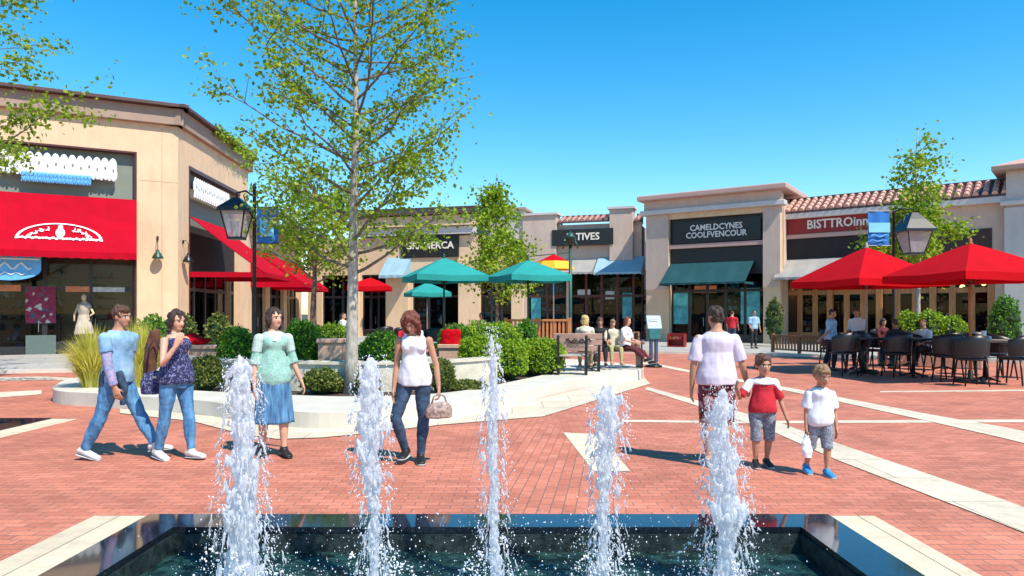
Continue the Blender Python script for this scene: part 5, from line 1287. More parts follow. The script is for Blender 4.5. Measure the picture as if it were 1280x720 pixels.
# 4 woman looking down
p4, w4, b4 = person('woman with auburn hair looking down, in a white sleeveless top and dark jeans', (X(518, 8.0), 8.0), face(.02, -1), 1.72,
    dict(lean=5, twist=4, head=(-14, 34, 4), armR=((.10, -.05, -1), (.10, .22, -1)), armL=((-.30, .02, -1), (-.12, .22, -1)), curlL=1.0, palmL=(1, 0, 0),
         legR=((.26, .26, -1), (-.26, -.30, -1), (.2, 1, 0)), legL=((-.03, .02, -1), (.08, .02, -1), (-.15, 1, 0))),
    dict(skin='skin_tan', top=('cloth_white', 0, -.16, .012, .022, .965, 'top'), pants=('denim_dark', 1.97, .010, .001), shoe='shoe_black', hair=('hair_auburn', 'long')), 14, fem=True)
s = MB()
for k in (1, -1): s.tube([b4['neck']+b4['rt']*.085*k-b4['up']*.10+b4['fw']*.075, b4['neck']+b4['rt']*.08*k+b4['up']*.010, b4['neck']+b4['rt']*.08*k-b4['up']*.10-b4['fw']*.065], .022, 8)
s.build('shoulder_strap', MATS['cloth_white'], p4)
def bag(label, c, rz, w, h, d, m, strap, name='handbag', strap_m=None):
    t = thing(name, label, 'bag', c, rz)
    g = MB(); g.loft([(V((0, 0, -h)), V((w*.50, 0, 0)), V((0, d*.5, 0))), (V((0, 0, -h*.93)), V((w*.54, 0, 0)), V((0, d*.55, 0))), (V((0, 0, -h*.5)), V((w*.55, 0, 0)), V((0, d*.5, 0))), (V((0, 0, -h*.12)), V((w*.42, 0, 0)), V((0, d*.22, 0))), (V((0, 0, 0)), V((w*.36, 0, 0)), V((0, d*.1, 0)))], 16)
    fuse(g, 'bag_body', MATS[m], .009, 2, .008, 9, t)
    s_ = MB(); s_.tube([(-w*.3, 0, -h*.06), (-w*.22, 0, strap*.7), (0, 0, strap), (w*.22, 0, strap*.7), (w*.3, 0, -h*.06)], .009, 6); s_.build('strap', MATS[strap_m or m], t, True)
    k = MB(); k.b2(-.02, .02, -d*.3-.01, -d*.3+.01, -h*.35, -h*.22); k.build('clasp', MATS['chrome'], t); return t
hd = w4['wrL']; bag('tan patterned handbag dangling from the hand of the woman in white', (hd.x+.01, hd.y-.05, hd.z-.15), .2, .27, .17, .12, 'leather_tan', .09)
hp_ = w2['hpR']; bag('dark navy shoulder bag resting against the hip of the gesturing woman', (X(193, 8.15), 8.15, 1.0), .5, .26, .26, .12, 'cloth_navy', .36, 'shoulder_bag', 'cloth_black')
# brown shawl-like rucksack slung behind her
t = MB(); t.loft([(V((0, 0, .0)), V((.06, 0, 0)), V((0, .05, 0))), (V((-.03, 0, -.2)), V((.08, 0, 0)), V((0, .05, 0))), (V((-.05, 0, -.45)), V((.075, 0, 0)), V((0, .045, 0))), (V((-.055, 0, -.66)), V((.05, 0, 0)), V((0, .03, 0)))], 14)
t_ = thing('shawl', 'long brown shawl hanging down behind the shoulder of the gesturing woman', 'shawl', (X(190, 8.2), 8.25, 1.46)); fuse(t, 'shawl_cloth', mat('shawlm', (.13, .05, .03), .9, .4, 12), .012, 2, .02, 10, t_, (1, 1, .3))
# 5 man from behind
p5, w5, b5 = person('man seen from behind in a lavender shirt and maroon shorts beside the two boys', (X(896, 7.85), 7.85), face(-.05, 1), 1.75,
    dict(lean=1, twist=-4, head=(12, 2, 0), armL=((-.20, -.02, -1), (-.04, .12, -1)), armR=((.30, .02, -1), (.30, .28, -.75)), legR=((.05, .08, -1), (0, -.02, -1), (.1, 1, 0)), legL=((-.05, -.05, -1), (0, -.1, -1), (-.1, 1, -.02))),
    dict(skin='skin_tan', build=1.12, top=('cloth_lavender', .85, -.12, .012, .036, .975), pants=('cloth_maroonprint', 1.05, .022, .008), shoe='shoe_tan', hair=('hair_dark', 'messy')), 15)
# 6, 7 boys
p6, w6, b6 = person('boy in a red shirt with a white yoke and grey printed shorts', (X(953, 7.75), 7.75), face(-.04, -1), 1.27,
    dict(lean=0, head=(4, 4, 0), armR=((.42, .10, -.55), (.22, .5, .50)), armL=((-.34, -.02, -1), (-.26, .30, -1)), legR=((.04, .10, -1), (.0, -.06, -1), (.1, 1, 0)), legL=((-.02, -.02, -1), (0.05, -.15, -1), (-.15, 1, -.04))),
    dict(skin='skin_tan', top=('cloth_red', .85, -.16, .010, .030, .975), yoke='cloth_white', pants=('cloth_greyprint', 1.15, .016, .004), shoe='shoe_black', hair=('hair_brown', 'messy'), build=1.02), 16, kid=True, vox=.0068)
p7, w7, b7 = person('smaller boy in a white shirt and bright blue shoes, carrying a white cloth', (X(1024, 7.35), 7.35), face(.02, -1), 1.19,
    dict(lean=3, head=(8, 14, 0), armR=((.12, .0, -1), (.06, .16, -1)), armL=((-.22, -.08, -1), (-.02, .16, -1)), curlR=1.0, legR=((.06, -.12, -1), (.0, -.42, -1), (.1, 1, -.15)), legL=((-.02, .14, -1), (0.02, .02, -1), (-.1, 1, 0))),
    dict(skin='skin_tan', top=('cloth_white', .8, -.20, .009, .030, .975), pants=('cloth_greyprint', 1.1, .018, .006), shoe='shoe_blue', hair=('hair_light', 'messy'), build=1.02), 17, kid=True, vox=.0068)
c = w7['wrR']; t = MB(); t.loft([(V((0, 0, .02)), V((.018, 0, 0)), V((0, .02, 0))), (V((0, 0, -.05)), V((.045, 0, 0)), V((0, .02, 0))), (V((.01, 0, -.15)), V((.06, 0, 0)), V((0, .025, 0))), (V((.015, 0, -.22)), V((.045, 0, 0)), V((0, .02, 0)))], 12)
o = thing('white_cloth', 'crumpled white cloth held in the hand of the smaller boy', 'cloth', (c.x-.01, c.y-.02, c.z-.07)); fuse(t, 'cloth', MATS['cloth_white'], .008, 2, .010, 12, o)
# ------------------------------------------------------------------ umbrellas
def umbrella(label, x, y, w, zr, za, m, polem, group, rot=0, pole_r=.03, sides=4, drop=.18):
    t = thing('patio_umbrella', label, 'umbrella', (x, y, 0), rot, group)
    g = MB(); n = sides; k = 6; seg = 6
    def rim(a):                                   # point on the polygon rim
        return V((cos(a), sin(a), 0))*w/2*(1/ max(abs(cos(((a % (2*pi/n))-pi/n))), .01))*cos(pi/n)*(1/cos(pi/n) if n == 4 else 1)
    vs = []; fs = []; tot = n*seg
    for j in range(k+1):
        q = j/k
        for i in range(tot):
            a = 2*pi*i/tot+(pi/4 if n == 4 else 0); b = a-(pi/4 if n == 4 else 0)
            r = w/2*1.35/ (max(abs(cos(((b % (2*pi/n))-pi/n))), .01)*1.414) * (1.0 if n == 4 else 1.05)
            edge = abs(((i % seg)/seg)-.5)*2        # 1 at ribs, 0 mid panel
            z = za+(zr-za)*q**1.06-.07*sin(pi*q)*0-.035*(1-edge)*q-.0
            vs.append(V((cos(a)*r*q, sin(a)*r*q, z)))
    for j in range(k):
        for i in range(tot): fs.append((j*tot+i, (j+1)*tot+i, (j+1)*tot+(i+1) % tot, j*tot+(i+1) % tot))
    o_ = len(vs); top = [v.copy() for v in vs]; vs += [v-V((0, 0, .012)) for v in top]
    fs += [tuple(o_+i for i in reversed(f)) for f in fs[:]]
    g.add(vs, fs); c = g.build('canopy', MATS[m], t)
    v = MB(); last = top[-tot:]
    vv = [p for p in last]+[p*1.0-V((0, 0, drop)) for p in last]
    v.add(vv, [(i, (i+1) % tot, tot+(i+1) % tot, tot+i) for i in range(tot)]); v.build('valance', MATS[m], c)
    r = MB()
    for i in range(n if n > 4 else 8):
        a = 2*pi*i/(n if n > 4 else 8)+pi/4; idx = int(round(((a-(pi/4 if n == 4 else 0)) % (2*pi))/(2*pi)*tot)) % tot; e = last[idx]
        r.tube([(0, 0, za-.06), e*.97+V((0, 0, -.03+.0))], .012, 5); r.tube([(0, 0, zr-.25), V((e.x*.5, e.y*.5, (za+zr)/2-.06))], .009, 5)
    r.build('rib', MATS['black_metal'], t)
    p = MB(); p.cyl((0, 0, .05), pole_r, za-.02, 12); p.build('pole', MATS[polem], t, True)
    p = MB(); p.lathe((0, 0, za-.03), [(.05, 0), (.06, .03), (.03, .07), (.045, .11), (.01, .16)], 12); p.build('finial', MATS[polem], t, True)
    p = MB(); p.lathe((0, 0, .0), [(.32, 0.01), (.32, .06), (.28, .09), (.06, .11), (.05, .3), (.04, .3)], 18); p.build('base', MATS['black_metal'], t, True)
    return t
GT = 'teal canopies over the planter terrace'; GR = 'big red canopies over the black chairs'
umbrella('large square red canopy on a wooden pole, nearest the end tower', X(1213, 17.2), 17.2, 2.80, Z(343, 17.2), Z(304, 17.2), 'red_canvas', 'frame_wood', GR, R(10), .035)
umbrella('large square red canopy in front of the wooden restaurant and its grey awning', X(1083, 20), 20, 2.95, Z(351, 20), Z(309, 20), 'red_canvas', 'bark_pale', GR, R(14), .035)
umbrella('wide teal canopy above the woman in the white top', X(555, 23), 23, 2.36, Z(345, 23), Z(322, 23), 'teal_canvas', 'green_metal', GT, R(20))
umbrella('wide teal canopy in front of the mauve shop and green lamp post', X(660, 23.4), 23.4, 2.2, Z(345, 23.4), Z(325, 23.4), 'teal_canvas', 'green_metal', GT, R(24))
umbrella('small teal canopy far back beneath the other teal ones', X(534, 34), 34, 1.95, Z(366, 34), Z(353, 34), 'teal_canvas', 'chrome', GT, R(20))
umbrella('small red canopy far back, half behind the big tree trunk', X(463, 30), 30, 1.8, Z(358, 30), Z(347, 30), 'red_canvas', 'black_metal', None, R(6))
umbrella('parasol with red and yellow panels in front of the mauve shop', X(690, 33), 33, 1.3, Z(340, 33), Z(318, 33), mat_spots('redyellow', [(.6, .03, .02), (.75, .45, .03), (.6, .03, .02)], .9).name, 'black_metal', None, 0) if False else None
# striped red and yellow parasol built by rows
t = thing('striped_parasol', 'small parasol with a red top and yellow hem in front of the mauve shop', 'umbrella', (X(692, 34), 34, 0))
mat('yellow_canvas', (.75, .45, .02), .75, .08)
for nm, (r0, z0, r1, z1), mm in (('canopy', (.05, Z(318, 34), .75, Z(327, 34)), 'red_canvas'), ('hem', (.76, Z(327, 34), 1.0, Z(337, 34)), 'yellow_canvas')):
    g = MB(); g.loft([(V((0, 0, z0)), V((r0, 0, 0)), V((0, r0, 0))), (V((0, 0, z1)), V((r1, 0, 0)), V((0, r1, 0)))], 8, False); g.build(nm, MATS[mm], t)
g = MB(); g.cyl((0, 0, .1), .03, Z(318, 34)-.1, 10); g.build('pole', MATS['chrome'], t, True)

# ------------------------------------------------------------------ lamp posts
def lamp_post(label, px, Y, ytop, lampside, lamp_px, lw, lz, banner, blabel, polem='black_metal', rz=0):
    x = X(px, Y); t = thing('lamp_post', label, 'lamp post', (x, Y, .0)); ht = Z(ytop, Y)
    g = MB(); g.lathe((0, 0, 0), [(.16, 0), (.16, .12), (.11, .2), (.09, .7), (.06, .8), (.045, .9), (.035, ht-.1), (.05, ht-.08), (.02, ht)], 14); g.build('pole', MATS[polem], t, True)
    dx = X(lamp_px, Y)-x; z1, z0 = Z(lz[0], Y), Z(lz[1], Y); zc = Z(lz[2], Y)  # top, bottom, cap line
    g = MB(); g.tube([(0, 0, z1+.02), (dx*.5, 0, z1+.14), (dx, 0, z1+.10), (dx, 0, z1-.02)], .022, 8); g.tube([(0, 0, zc-.25), (dx*.4, 0, zc+.05), (dx*.62, 0, z1+.05)], .014, 6); g.build('arm', MATS[polem], t, True)
    lt = thing('lamp_head', None, None, (0, 0, 0)); lt.parent = t
    w = lw/F*Y/2
    g = MB(); g.loft([(V((dx, 0, zc-.05)), V((w*1.18, w*1.18, 0)), V((-w*1.18, w*1.18, 0))), (V((dx, 0, zc+.02)), V((w*1.15, w*1.15, 0)), V((-w*1.15, w*1.15, 0))), (V((dx, 0, zc+(z1-zc)*.6)), V((w*.62, w*.62, 0)), V((-w*.62, w*.62, 0))), (V((dx, 0, z1)), V((w*.22, w*.22, 0)), V((-w*.22, w*.22, 0)))], 4); cap = g.build('lamp_cap', MATS['black_metal'], lt)
    wt, wb = w*.95, w*.52
    g = MB(); g.loft([(V((dx, 0, z0)), V((wb, wb, 0)), V((-wb, wb, 0))), (V((dx, 0, zc-.052)), V((wt, wt, 0)), V((-wt, wt, 0)))], 4, False); g.build('lamp_glass', MATS['lampshine'], lt)
    g = MB()
    for sx, sy in ((1, 0), (0, 1), (-1, 0), (0, -1)):
        for a, b in (((wb*(sx-sy), wb*(sx+sy)), (wt*(sx-sy), wt*(sx+sy))),): g.tube([(dx+a[0], a[1], z0), (dx+b[0], b[1], zc-.05)], .016, 5)
    g.box((dx, 0, z0), (wb*2.2, wb*2.2, .05)); g.build('lamp_frame', MATS['black_metal'], lt); g = MB(); g.lathe((dx, 0, z0+.03), [(.03, 0), (.045, .1), (.05, .25), (.03, .33)], 10); g.build('bulb', MATS['white'], lt, True)
    if banner:
        a, b, y0, y1 = banner; xa, xb = X(a, Y)-x, X(b, Y)-x; za, zb = Z(y0, Y), Z(y1, Y)
        g = MB()
        for zz_ in (za, zb): g.tube([(0, 0, zz_), (xb if abs(xb) > abs(xa) else xa, 0, zz_)], .012, 6)
        g.build('banner_arm', MATS[polem], t)
        o = thing('banner', blabel, 'banner', (x+(xa+xb)/2, Y-.0, (za+zb)/2)); W_, H_ = abs(xb-xa), za-zb; n = 10
        g = MB(); vs = [(-W_/2+W_*i/n, .02*sin(i*.9), s) for s in (-H_/2, H_/2) for i in range(n+1)]; g.add(vs, [(i, i+1, n+2+i, n+1+i) for i in range(n)]); g.build('banner_cloth', MATS['banner_blue'], o, True)
        g = MB(); g.b2(-W_*.32, W_*.32, -.055, -.05, -H_*.32, H_*.20) if banner and lampside < 0 else g.b2(-W_*.49, W_*.49, -.04, -.036, -H_*.12, H_*.16); g.build('pale_patch', MATS['banner_pale'], o)
        g = MB()
        if lampside < 0: g.tube([(-W_*.22+.04*W_*i, -.062, -.03*H_+.05*H_*sin(i*1.1)) for i in range(12)], .03*W_, 5); g.tube([(-W_*.22+.04*W_*i, -.062, -.18*H_+.04*H_*sin(i*1.5)) for i in range(12)], .045*W_, 5); g.tube([(-W_*.14+.03*W_*i, -.062, .08*H_) for i in range(10)], .02*W_, 5)
        else: g.tube([(-W_*.4+.08*W_*i, -.045, -.22*H_+.03*H_*sin(i*.9)) for i in range(11)], .04*W_, 5); g.tube([(-W_*.45+.08*W_*i, -.045, -.36*H_+.02*H_*sin(i)) for i in range(11)], .03*W_, 5)
        g.build('banner_mark', MATS['sign_blue'], o)
    return t
mat('banner_blue', (.015, .16, .50), .6, .1, 3); mat('banner_pale', (.22, .60, .75), .6, .1, 3)
def shine():
    m, nt, b, out = _mat('lampshine'); b.inputs['Base Color'].default_value = (.6, .56, .58, 1); b.inputs['Roughness'].default_value = .08; tr = N(nt, 'BsdfTransparent'); mx = N(nt, 'MixShader'); mx.inputs[0].default_value = .5
    nt.links.new(tr.outputs[0], mx.inputs[1]); nt.links.new(b.outputs[0], mx.inputs[2]); nt.links.new(mx.outputs[0], out.inputs[0]); MATS['lampshine'] = m
shine()
lamp_post('black lamp post with a flared lantern, rising by the mint blouse woman', 318, 15, 230, -1, 296, 31, (247, 298, 262), (321, 348, 259, 304), 'blue street banner with a pale square on the post by the peach shop')
lamp_post('dark lamp post with a roofed lantern, between the two red canopies', 1117, 21.5, 262, 1, 1142, 32, (266, 317, 288), (1085, 1112, 264, 307), 'blue and cyan street banner in front of the restaurant sign')
# green post in the middle
x, Y = X(713, 28), 28
t = thing('lamp_post', 'slim green lamp post in the middle distance, beside the mauve shop sign', 'lamp post', (x, Y, 0))
g = MB(); ht = Z(306, Y); g.lathe((0, 0, 0), [(.16, 0), (.14, .3), (.09, .5), (.07, 1.0), (.06, ht)], 12); g.build('pole', MATS['green_metal'], t, True)
g = MB(); g.tube([(-.30, 0, ht-.15), (-.2, 0, ht+.12), (0, 0, ht+.02), (.2, 0, ht+.12), (.30, 0, ht-.15)], .03, 6); g.tube([(-1.6, 0, ht-.45), (0, 0, ht-.3)], .02, 6); g.build('arm', MATS['green_metal'], t, True)
g = MB(); g.lathe((0, 0, ht), [(.16, 0), (.22, .25), (.26, .28), (.1, .42), (.03, .52)], 12); g.build('lamp_head', MATS['green_metal'], t, True)

# ------------------------------------------------------------------ cafe chairs and tables
def cafe_chair(label, loc, rz, group):
    t = thing('cafe_chair', label, 'chair', loc, rz, group); t.scale = (1.3, 1.3, 1.36)
    g = MB(); g.lathe((0, 0, .43), [(.20, 0), (.235, .01), (.24, .035), (.2, .05)], 18); g.build('seat', MATS['black'], t, True)
    g = MB(); n = 12; rows = [(.50, 1.0), (.62, 1.04), (.78, 1.08), (.86, 1.05)]
    vs = []
    for off in (0, .018):
        for z, s in rows:
            for i in range(n+1):
                a = pi*(1.0+i/n); dz = -.22*abs(i/n-.5)**1.5*(z-.5)*3.2; r = (.245+off)*s; vs.append((cos(a)*r, sin(a)*r*1.0, z+dz))
    S = 4*(n+1); fs = [(j*(n+1)+i, j*(n+1)+i+1, (j+1)*(n+1)+i+1, (j+1)*(n+1)+i) for j in range(3) for i in range(n)]
    fs += [tuple(S+q for q in reversed(f)) for f in fs[:]]
    for i in range(n): fs.append((3*(n+1)+i, 3*(n+1)+i+1, S+3*(n+1)+i+1, S+3*(n+1)+i))
    g.add(vs, fs); g.build('backrest', MATS['black'], t, True)
    for sx, sy in ((1, 1), (-1, 1), (1, -1), (-1, -1)):
        g = MB(); g.tube([(sx*.16, sy*.15, .45), (sx*.20, sy*.20, .01)], [.017, .014], 6); g.build('leg', MATS['black_metal'], t, True)
    for s in (1, -1): MB().tube([(s*.24, .12, .45), (s*.25, .16, .66), (s*.255, -.02, .68)], .013, 6).build('armrest', MATS['black_metal'], t, True)
    return t
def cafe_table(label, loc, rz, group, top='inside_wood', w=.8, d=.8, round_=False):
    t = thing('cafe_table', label, 'table', loc, rz, group); t.scale = (1.15, 1.15, 1.36)
    g = MB()
    if round_: g.lathe((0, 0, .71), [(w/2, 0), (w/2+.01, .015), (w/2, .035)], 24)
    else: g.b2(-w/2, w/2, -d/2, d/2, .71, .745)
    g.build('tabletop', MATS[top], t, bevel=0 if round_ else .006); g = MB(); g.cyl((0, 0, .03), .035, .68, 10); g.build('pedestal', MATS['black_metal'], t, True)
    for k in range(4):
        g = MB(); a = pi/4+k*pi/2; g.tube([(0, 0, .09), (cos(a)*.28, sin(a)*.28, .02)], [.025, .016], 6); g.build('leg', MATS['black_metal'], t, True)
    return t
GC = 'black cafe chairs under the red canopies'
cs = [(1053, 18.9, 200, 'black tub chair closest to the man in the pale blue shirt'), (1088, 20.3, 30, 'black tub chair tucked behind the pale umbrella pole'),
      (1121, 18.6, 185, 'black tub chair in front of the dark lamp post'), (1153, 19.6, 60, 'black tub chair set sideways under the lantern'), (1185, 17.5, 170, 'black tub chair second from the photo edge, beside the wooden pole'),
      (1268, 16.6, 215, 'black tub chair at the photo edge beside the pale table'), (1232, 19.2, 20, 'black tub chair behind the pale table, in front of the end tower'), (1104, 22.4, 10, 'black tub chair farthest back near the bushes'), (1040, 21.5, 120, 'black tub chair at the far side of the man in the pale blue shirt')]
cs += [(1070, 19.9, 150, 'black tub chair pushed against the far edge of the first dark table'), (1137, 20.2, 200, 'black tub chair between the lantern and the lime bushes'), (1168, 18.3, 240, 'black tub chair turned sideways left of the wooden umbrella pole'),
       (1205, 18.6, 330, 'black tub chair directly behind the wooden umbrella pole'), (1250, 18.0, 90, 'black tub chair drawn up to the pale table from the tower side'), (1214, 16.4, 175, 'black tub chair in front of the wooden umbrella pole'), (1285, 18.4, 190, 'black tub chair cut off by the photo edge, behind the other one there')]
c0 = None
for px, Y, a, lb_ in cs:
    L_ = (X(px, Y), Y, 0)
    if c0 is None: c0 = cafe_chair(lb_, L_, R(a+180), GC)
    else: dup(c0, L_, R(a+180), lb_, GC)
GTb = 'cafe tables on the restaurant terrace'
cafe_table('dark square table between the first tub chairs by the man in pale blue', (X(1078, 19.2), 19.2, 0), R(12), GTb, 'black')
cafe_table('dark square table under the lantern', (X(1142, 18.7), 18.7, 0), R(20), GTb, 'black')
cafe_table('light wood topped table beside the chair at the photo edge', (X(1232, 17.4), 17.4, 0), R(-8), GTb, 'sandstone', .95, .8)
cafe_table('dark round table behind the row of tub chairs', (X(1180, 20.8), 20.8, 0), 0, GTb, 'black', .8, .8, True)
# white jug and glasses on the pale table
t = thing('table_setting', 'white cups and a jug clustered on the light wood table', 'tableware', (X(1228, 17.4), 17.35, 1.016)); g = MB()
g.lathe((0, 0, 0), [(.05, 0), (.07, .06), (.05, .16), (.06, .22)], 12); g.build('jug', MATS['white'], t, True)
for dx, dy in ((.14, .05), (-.13, .02), (.05, -.14), (-.1, -.16)):
    g = MB(); g.lathe((dx, dy, 0), [(.025, 0), (.035, .04), (.036, .09)], 10); g.build('cup', MATS['white'], t, True)
# low wooden railings
def railing(label, p0, p1, h, m, nb, zb=.0):
    d = V(p1)-V(p0); t = thing('railing', label, 'railing', (p0[0], p0[1], zb), atan2(d.y, d.x)); L = d.length
    g = MB(); g.b2(0, L, -.05, .05, h-.07, h); g.build('top_rail', MATS[m], t, bevel=.01); g = MB(); g.b2(0, L, -.03, .03, .10, .16); g.build('bottom_rail', MATS[m], t)
    for k in range(3): g = MB(); g.b2(L*k/2-.05, L*k/2+.05, -.052, .052, 0, h+.05); g.build('post', MATS[m], t)
    g = MB()
    for k in range(nb): x_ = L*(k+.5)/nb; g.b2(x_-.035, x_+.035, -.018, .018, .16, h-.07)
    g.build('slats', MATS[m], t); return t
mat('orange_wood', (.52, .20, .07), .6, .2, 3)
railing('orange brown slatted railing behind the benches', (X(632, 24.5), 24.5), (X(712, 24), 24), Z(399, 24.3), 'orange_wood', 16)
railing('low dark wood railing with pale slats in front of the wooden restaurant', (X(966, 29), 29), (X(1036, 26.5), 26.5), Z(419, 28)-.1, 'inside_wood', 18, .1)
# terrace under teal canopies: chairs and tables
GX = 'cafe chairs around the teal canopies'
for px, Y, a, lb_ in ((590, 22.2, 40, 'black tub chair under the gap between the teal canopies'), (540, 24.5, 160, 'black tub chair just past the shoulder of the woman in white'), (505, 26, 200, 'black tub chair between the big tree trunk and the auburn hair'), (480, 28, 30, 'black tub chair under the small far red canopy')):
    dup(c0, (X(px, Y), Y, .1 if Y > 35 else 0), R(a), lb_, GX)
cafe_table('round dark table under the wide teal canopy', (X(568, 23), 23, 0), 0, 'cafe tables by the teal canopies', 'black', .8, .8, True)
cafe_table('round dark table beneath the small far red canopy', (X(470, 29), 29, 0), 0, 'cafe tables by the teal canopies', 'black', .8, .8, True)
# red bag on the sandstone block
t = thing('red_bag', 'bright red bag sitting on the sandstone block behind the woman in white', 'bag', (X(564, 16.2), 16.15, Z(431, 16.2)+.01)); g = MB()
g.loft([(V((0, 0, 0)), V((.25, 0, 0)), V((0, .12, 0))), (V((0, 0, .3)), V((.22, 0, 0)), V((0, .08, 0))), (V((0, 0, .34)), V((.18, 0, 0)), V((0, .05, 0)))], 14); fuse(g, 'bag_body', MATS['red_canvas'], .02, 2, .02, 5, t); g = MB(); g.tube([(-.12, -.05, .3), (-.08, -.05, .45), (.08, -.05, .45), (.12, -.05, .3)], .012, 6); g.build('strap', MATS['cloth_maroon'], t)
t = thing('red_cushion', 'red cushion lying on the long low sandstone wall', 'cushion', (X(246, 16.2), 16.2, Z(431, 16.2)+.02)); g = MB(); g.ell((0, 0, .07), (.32, .2, .09)); g.ell((-.12, .02, .16), (.14, .12, .1)); fuse(g, 'cushion', MATS['red_canvas'], .025, 3, .02, 6, t)
# ------------------------------------------------------------------ benches
def bench(label, loc, rz, w, m, back=True):
    t = thing('bench', label, 'bench', loc, rz)
    g = MB()
    for k in range(4): g.b2(-w/2, w/2, -.22+k*.115, -.12+k*.115, .42, .455)
    g.build('seat', MATS[m], t, bevel=.006)
    if back:
        g = MB(); rt_ = Matrix.Rotation(R(-10), 3, 'X')
        for k in range(3): g.box((0, -.27-.025*k, .56+.145*k), (w, .035, .13), rot=Matrix.Rotation(R(12), 3, 'X'))
        g.build('backrest', MATS[m], t, bevel=.006)
    for s in (-1, 1):
        g = MB(); g.b2(s*w*.44-.03, s*w*.44+.03, -.24, .22, 0, .42); g.b2(s*w*.44-.03, s*w*.44+.03, -.30, -.25, .3, .9); g.tube([(s*w*.44, -.26, .66), (s*w*.44, .2, .64), (s*w*.44, .2, .42)], .022, 6); g.build('leg', MATS['black_metal'], t)
    return t
mat('bench_rose', (.50, .30, .24), .6, .15, 5)
bx, by = X(722, 17.5), 17.5
bn = bench('dark framed bench with a scribbled mark on its rosy slatted back', (bx, by, .26), R(-4), 1.15, 'bench_rose')
g = MB(); g.tube([(-.28+.05*i, -.345, .75+.045*sin(i*1.9)) for i in range(13)], .018, 5); g.tube([(-.22+.05*i, -.335, .69+.02*sin(i*2.9)) for i in range(9)], .012, 5); g.build('lettering', MATS['black'], bn)
bench('low backless grey bench in front of the rosy backed bench', (X(715, 16.5), 16.5, .26), R(-4), .72, 'walk_grey', False)
b3_ = bench('dark bench carrying the seated group beside the plaza', (X(768, 18.5), 18.5, .26), R(186), 1.5, 'inside_wood')
seat = lambda: dict(lean=4, head=(0, 8, 0), armR=((.15, .35, -1), (-.1, 1, -.2)), armL=((-.15, .35, -1), (.1, 1, -.2)), legR=((.12, 1, -.06), (0, .1, -1), (.1, 1, 0)), legL=((-.12, 1, -.06), (0, .15, -1), (-.1, 1, 0)), seat=.56)
def st(**k): d_ = seat(); d_['seat'] = .82; d_.update(k); return d_
person('blonde woman sitting on the rosy backed bench in a cream top', (X(731, 17.6), 17.6), face(.15, 1), 1.74, st(), dict(skin='skin_light', build=1.1, top=('cloth_cream', 1.5, -.1, .02, .014, .975), pants=('cloth_khaki', 1.9), shoe='shoe_tan', hair=('hair_blond', 'bob')), 21, fem=True, vox=.013, det=False)
person('dark haired seated person in a black top next to the blonde woman', (X(750, 18.4), 18.4), face(-.1, -1), 1.62, st(), dict(skin='skin_tan', top=('cloth_black', .9, -.1, .014, .01, .975), pants=('cloth_black', 1.9), shoe='shoe_black', hair=('hair_brown', 'messy')), 22, vox=.013, det=False)
person('seated person in khaki trousers squeezed between the dark haired and the red haired ones', (X(765, 18.4), 18.4), face(.15, -1), 1.52, st(), dict(skin='skin_light', top=('cloth_cream', .9, -.1, .014, .01, .975), pants=('cloth_khaki', 1.9), shoe='shoe_tan', hair=('hair_light', 'messy')), 24, vox=.013, det=False)
ps = st(); ps['legR'] = ((.25, 1, -.15), (.15, .9, -.6), (.1, 1, .3)); ps['legL'] = ((-.05, 1, -.2), (.1, .8, -.75), (-.1, 1, .2))
person('red haired person in maroon trousers stretching out both legs at the bench end', (X(781, 18.3), 18.3), face(.8, -.6), 1.66, ps, dict(skin='skin_light', top=('cloth_white', .8, -.1, .014, .01, .975), pants=('cloth_maroon', 1.9), shoe='shoe_black', hair=('hair_auburn', 'bob')), 23, fem=True, vox=.013, det=False)
# pedestal sign
x, Y = X(817, 22.2), 22.2
t = thing('information_pedestal', 'slim dark pedestal with a tilted pale blue panel on the open plaza', 'sign', (x, Y, 0), R(8))
g = MB(); g.lathe((0, 0, 0), [(.26, 0), (.26, .05), (.18, .08), (.14, .1)], 16); g.build('base', MATS['black_metal'], t, True)
g = MB(); g.box((-.08, 0, .52), (.09, .12, .86)); g.box((.08, 0, .52), (.09, .12, .86)); g.build('post', mat('slate_blue', (.05, .08, .14), .5, .2), t, bevel=.01)
g = MB(); g.box((0, 0, 1.03), (.34, .22, .34), taper=1.12); g.build('collar', mat('teal_paint', (.02, .16, .17), .45, .2), t, bevel=.02)
g = MB(); g.box((0, -.02, 1.38), (.46, .07, .44), rot=Matrix.Rotation(R(-22), 3, 'X')); g.build('panel', mat('panel_pale', (.30, .45, .60), .4, .15, 3), t, bevel=.015)
g = MB()
for k in range(4): g.box((-.02*k, -.06-.0, 1.50-.07*k), (.30-.04*k, .012, .018), rot=Matrix.Rotation(R(-22), 3, 'X'))
g.build('text_line', MATS['white'], t)
# people at the shops
stand = lambda **k: dict(dict(lean=2, head=(0, 5, 0), armR=((.15, .1, -1), (0, .6, -.6)), armL=((-.15, .1, -1), (0, .4, -1))), **k)
person('man in a pale blue shirt and black trousers standing under the restaurant canopy', (X(1038, 20.6), 20.6), face(.8, -.3), 1.82, stand(armR=((.2, -.35, -1), (.3, -.6, -.6)), legR=((.05, .25, -1), (0, -.1, -1), (0, 1, 0)), legL=((0, -.12, -1), (0, -.3, -1), (0, 1, 0))), dict(skin='skin_tan', build=1.1, top=('cloth_sky', .9, -.15, .02, .02, .975), pants=('cloth_black', 1.95, .014), shoe='shoe_black', hair=('hair_dark', 'crop')), 31, vox=.015, det=False)
person('person in a white shirt and dark apron facing the man in pale blue', (X(1072, 21.2), 21.2), face(-.8, -.5), 1.84, stand(), dict(skin='skin_tan', top=('cloth_white', .9, -.05, .016, .012, .975), pants=('cloth_black', 1.95, .014), shoe='shoe_black', hair=('hair_brown', 'messy')), 32, vox=.015, det=False)
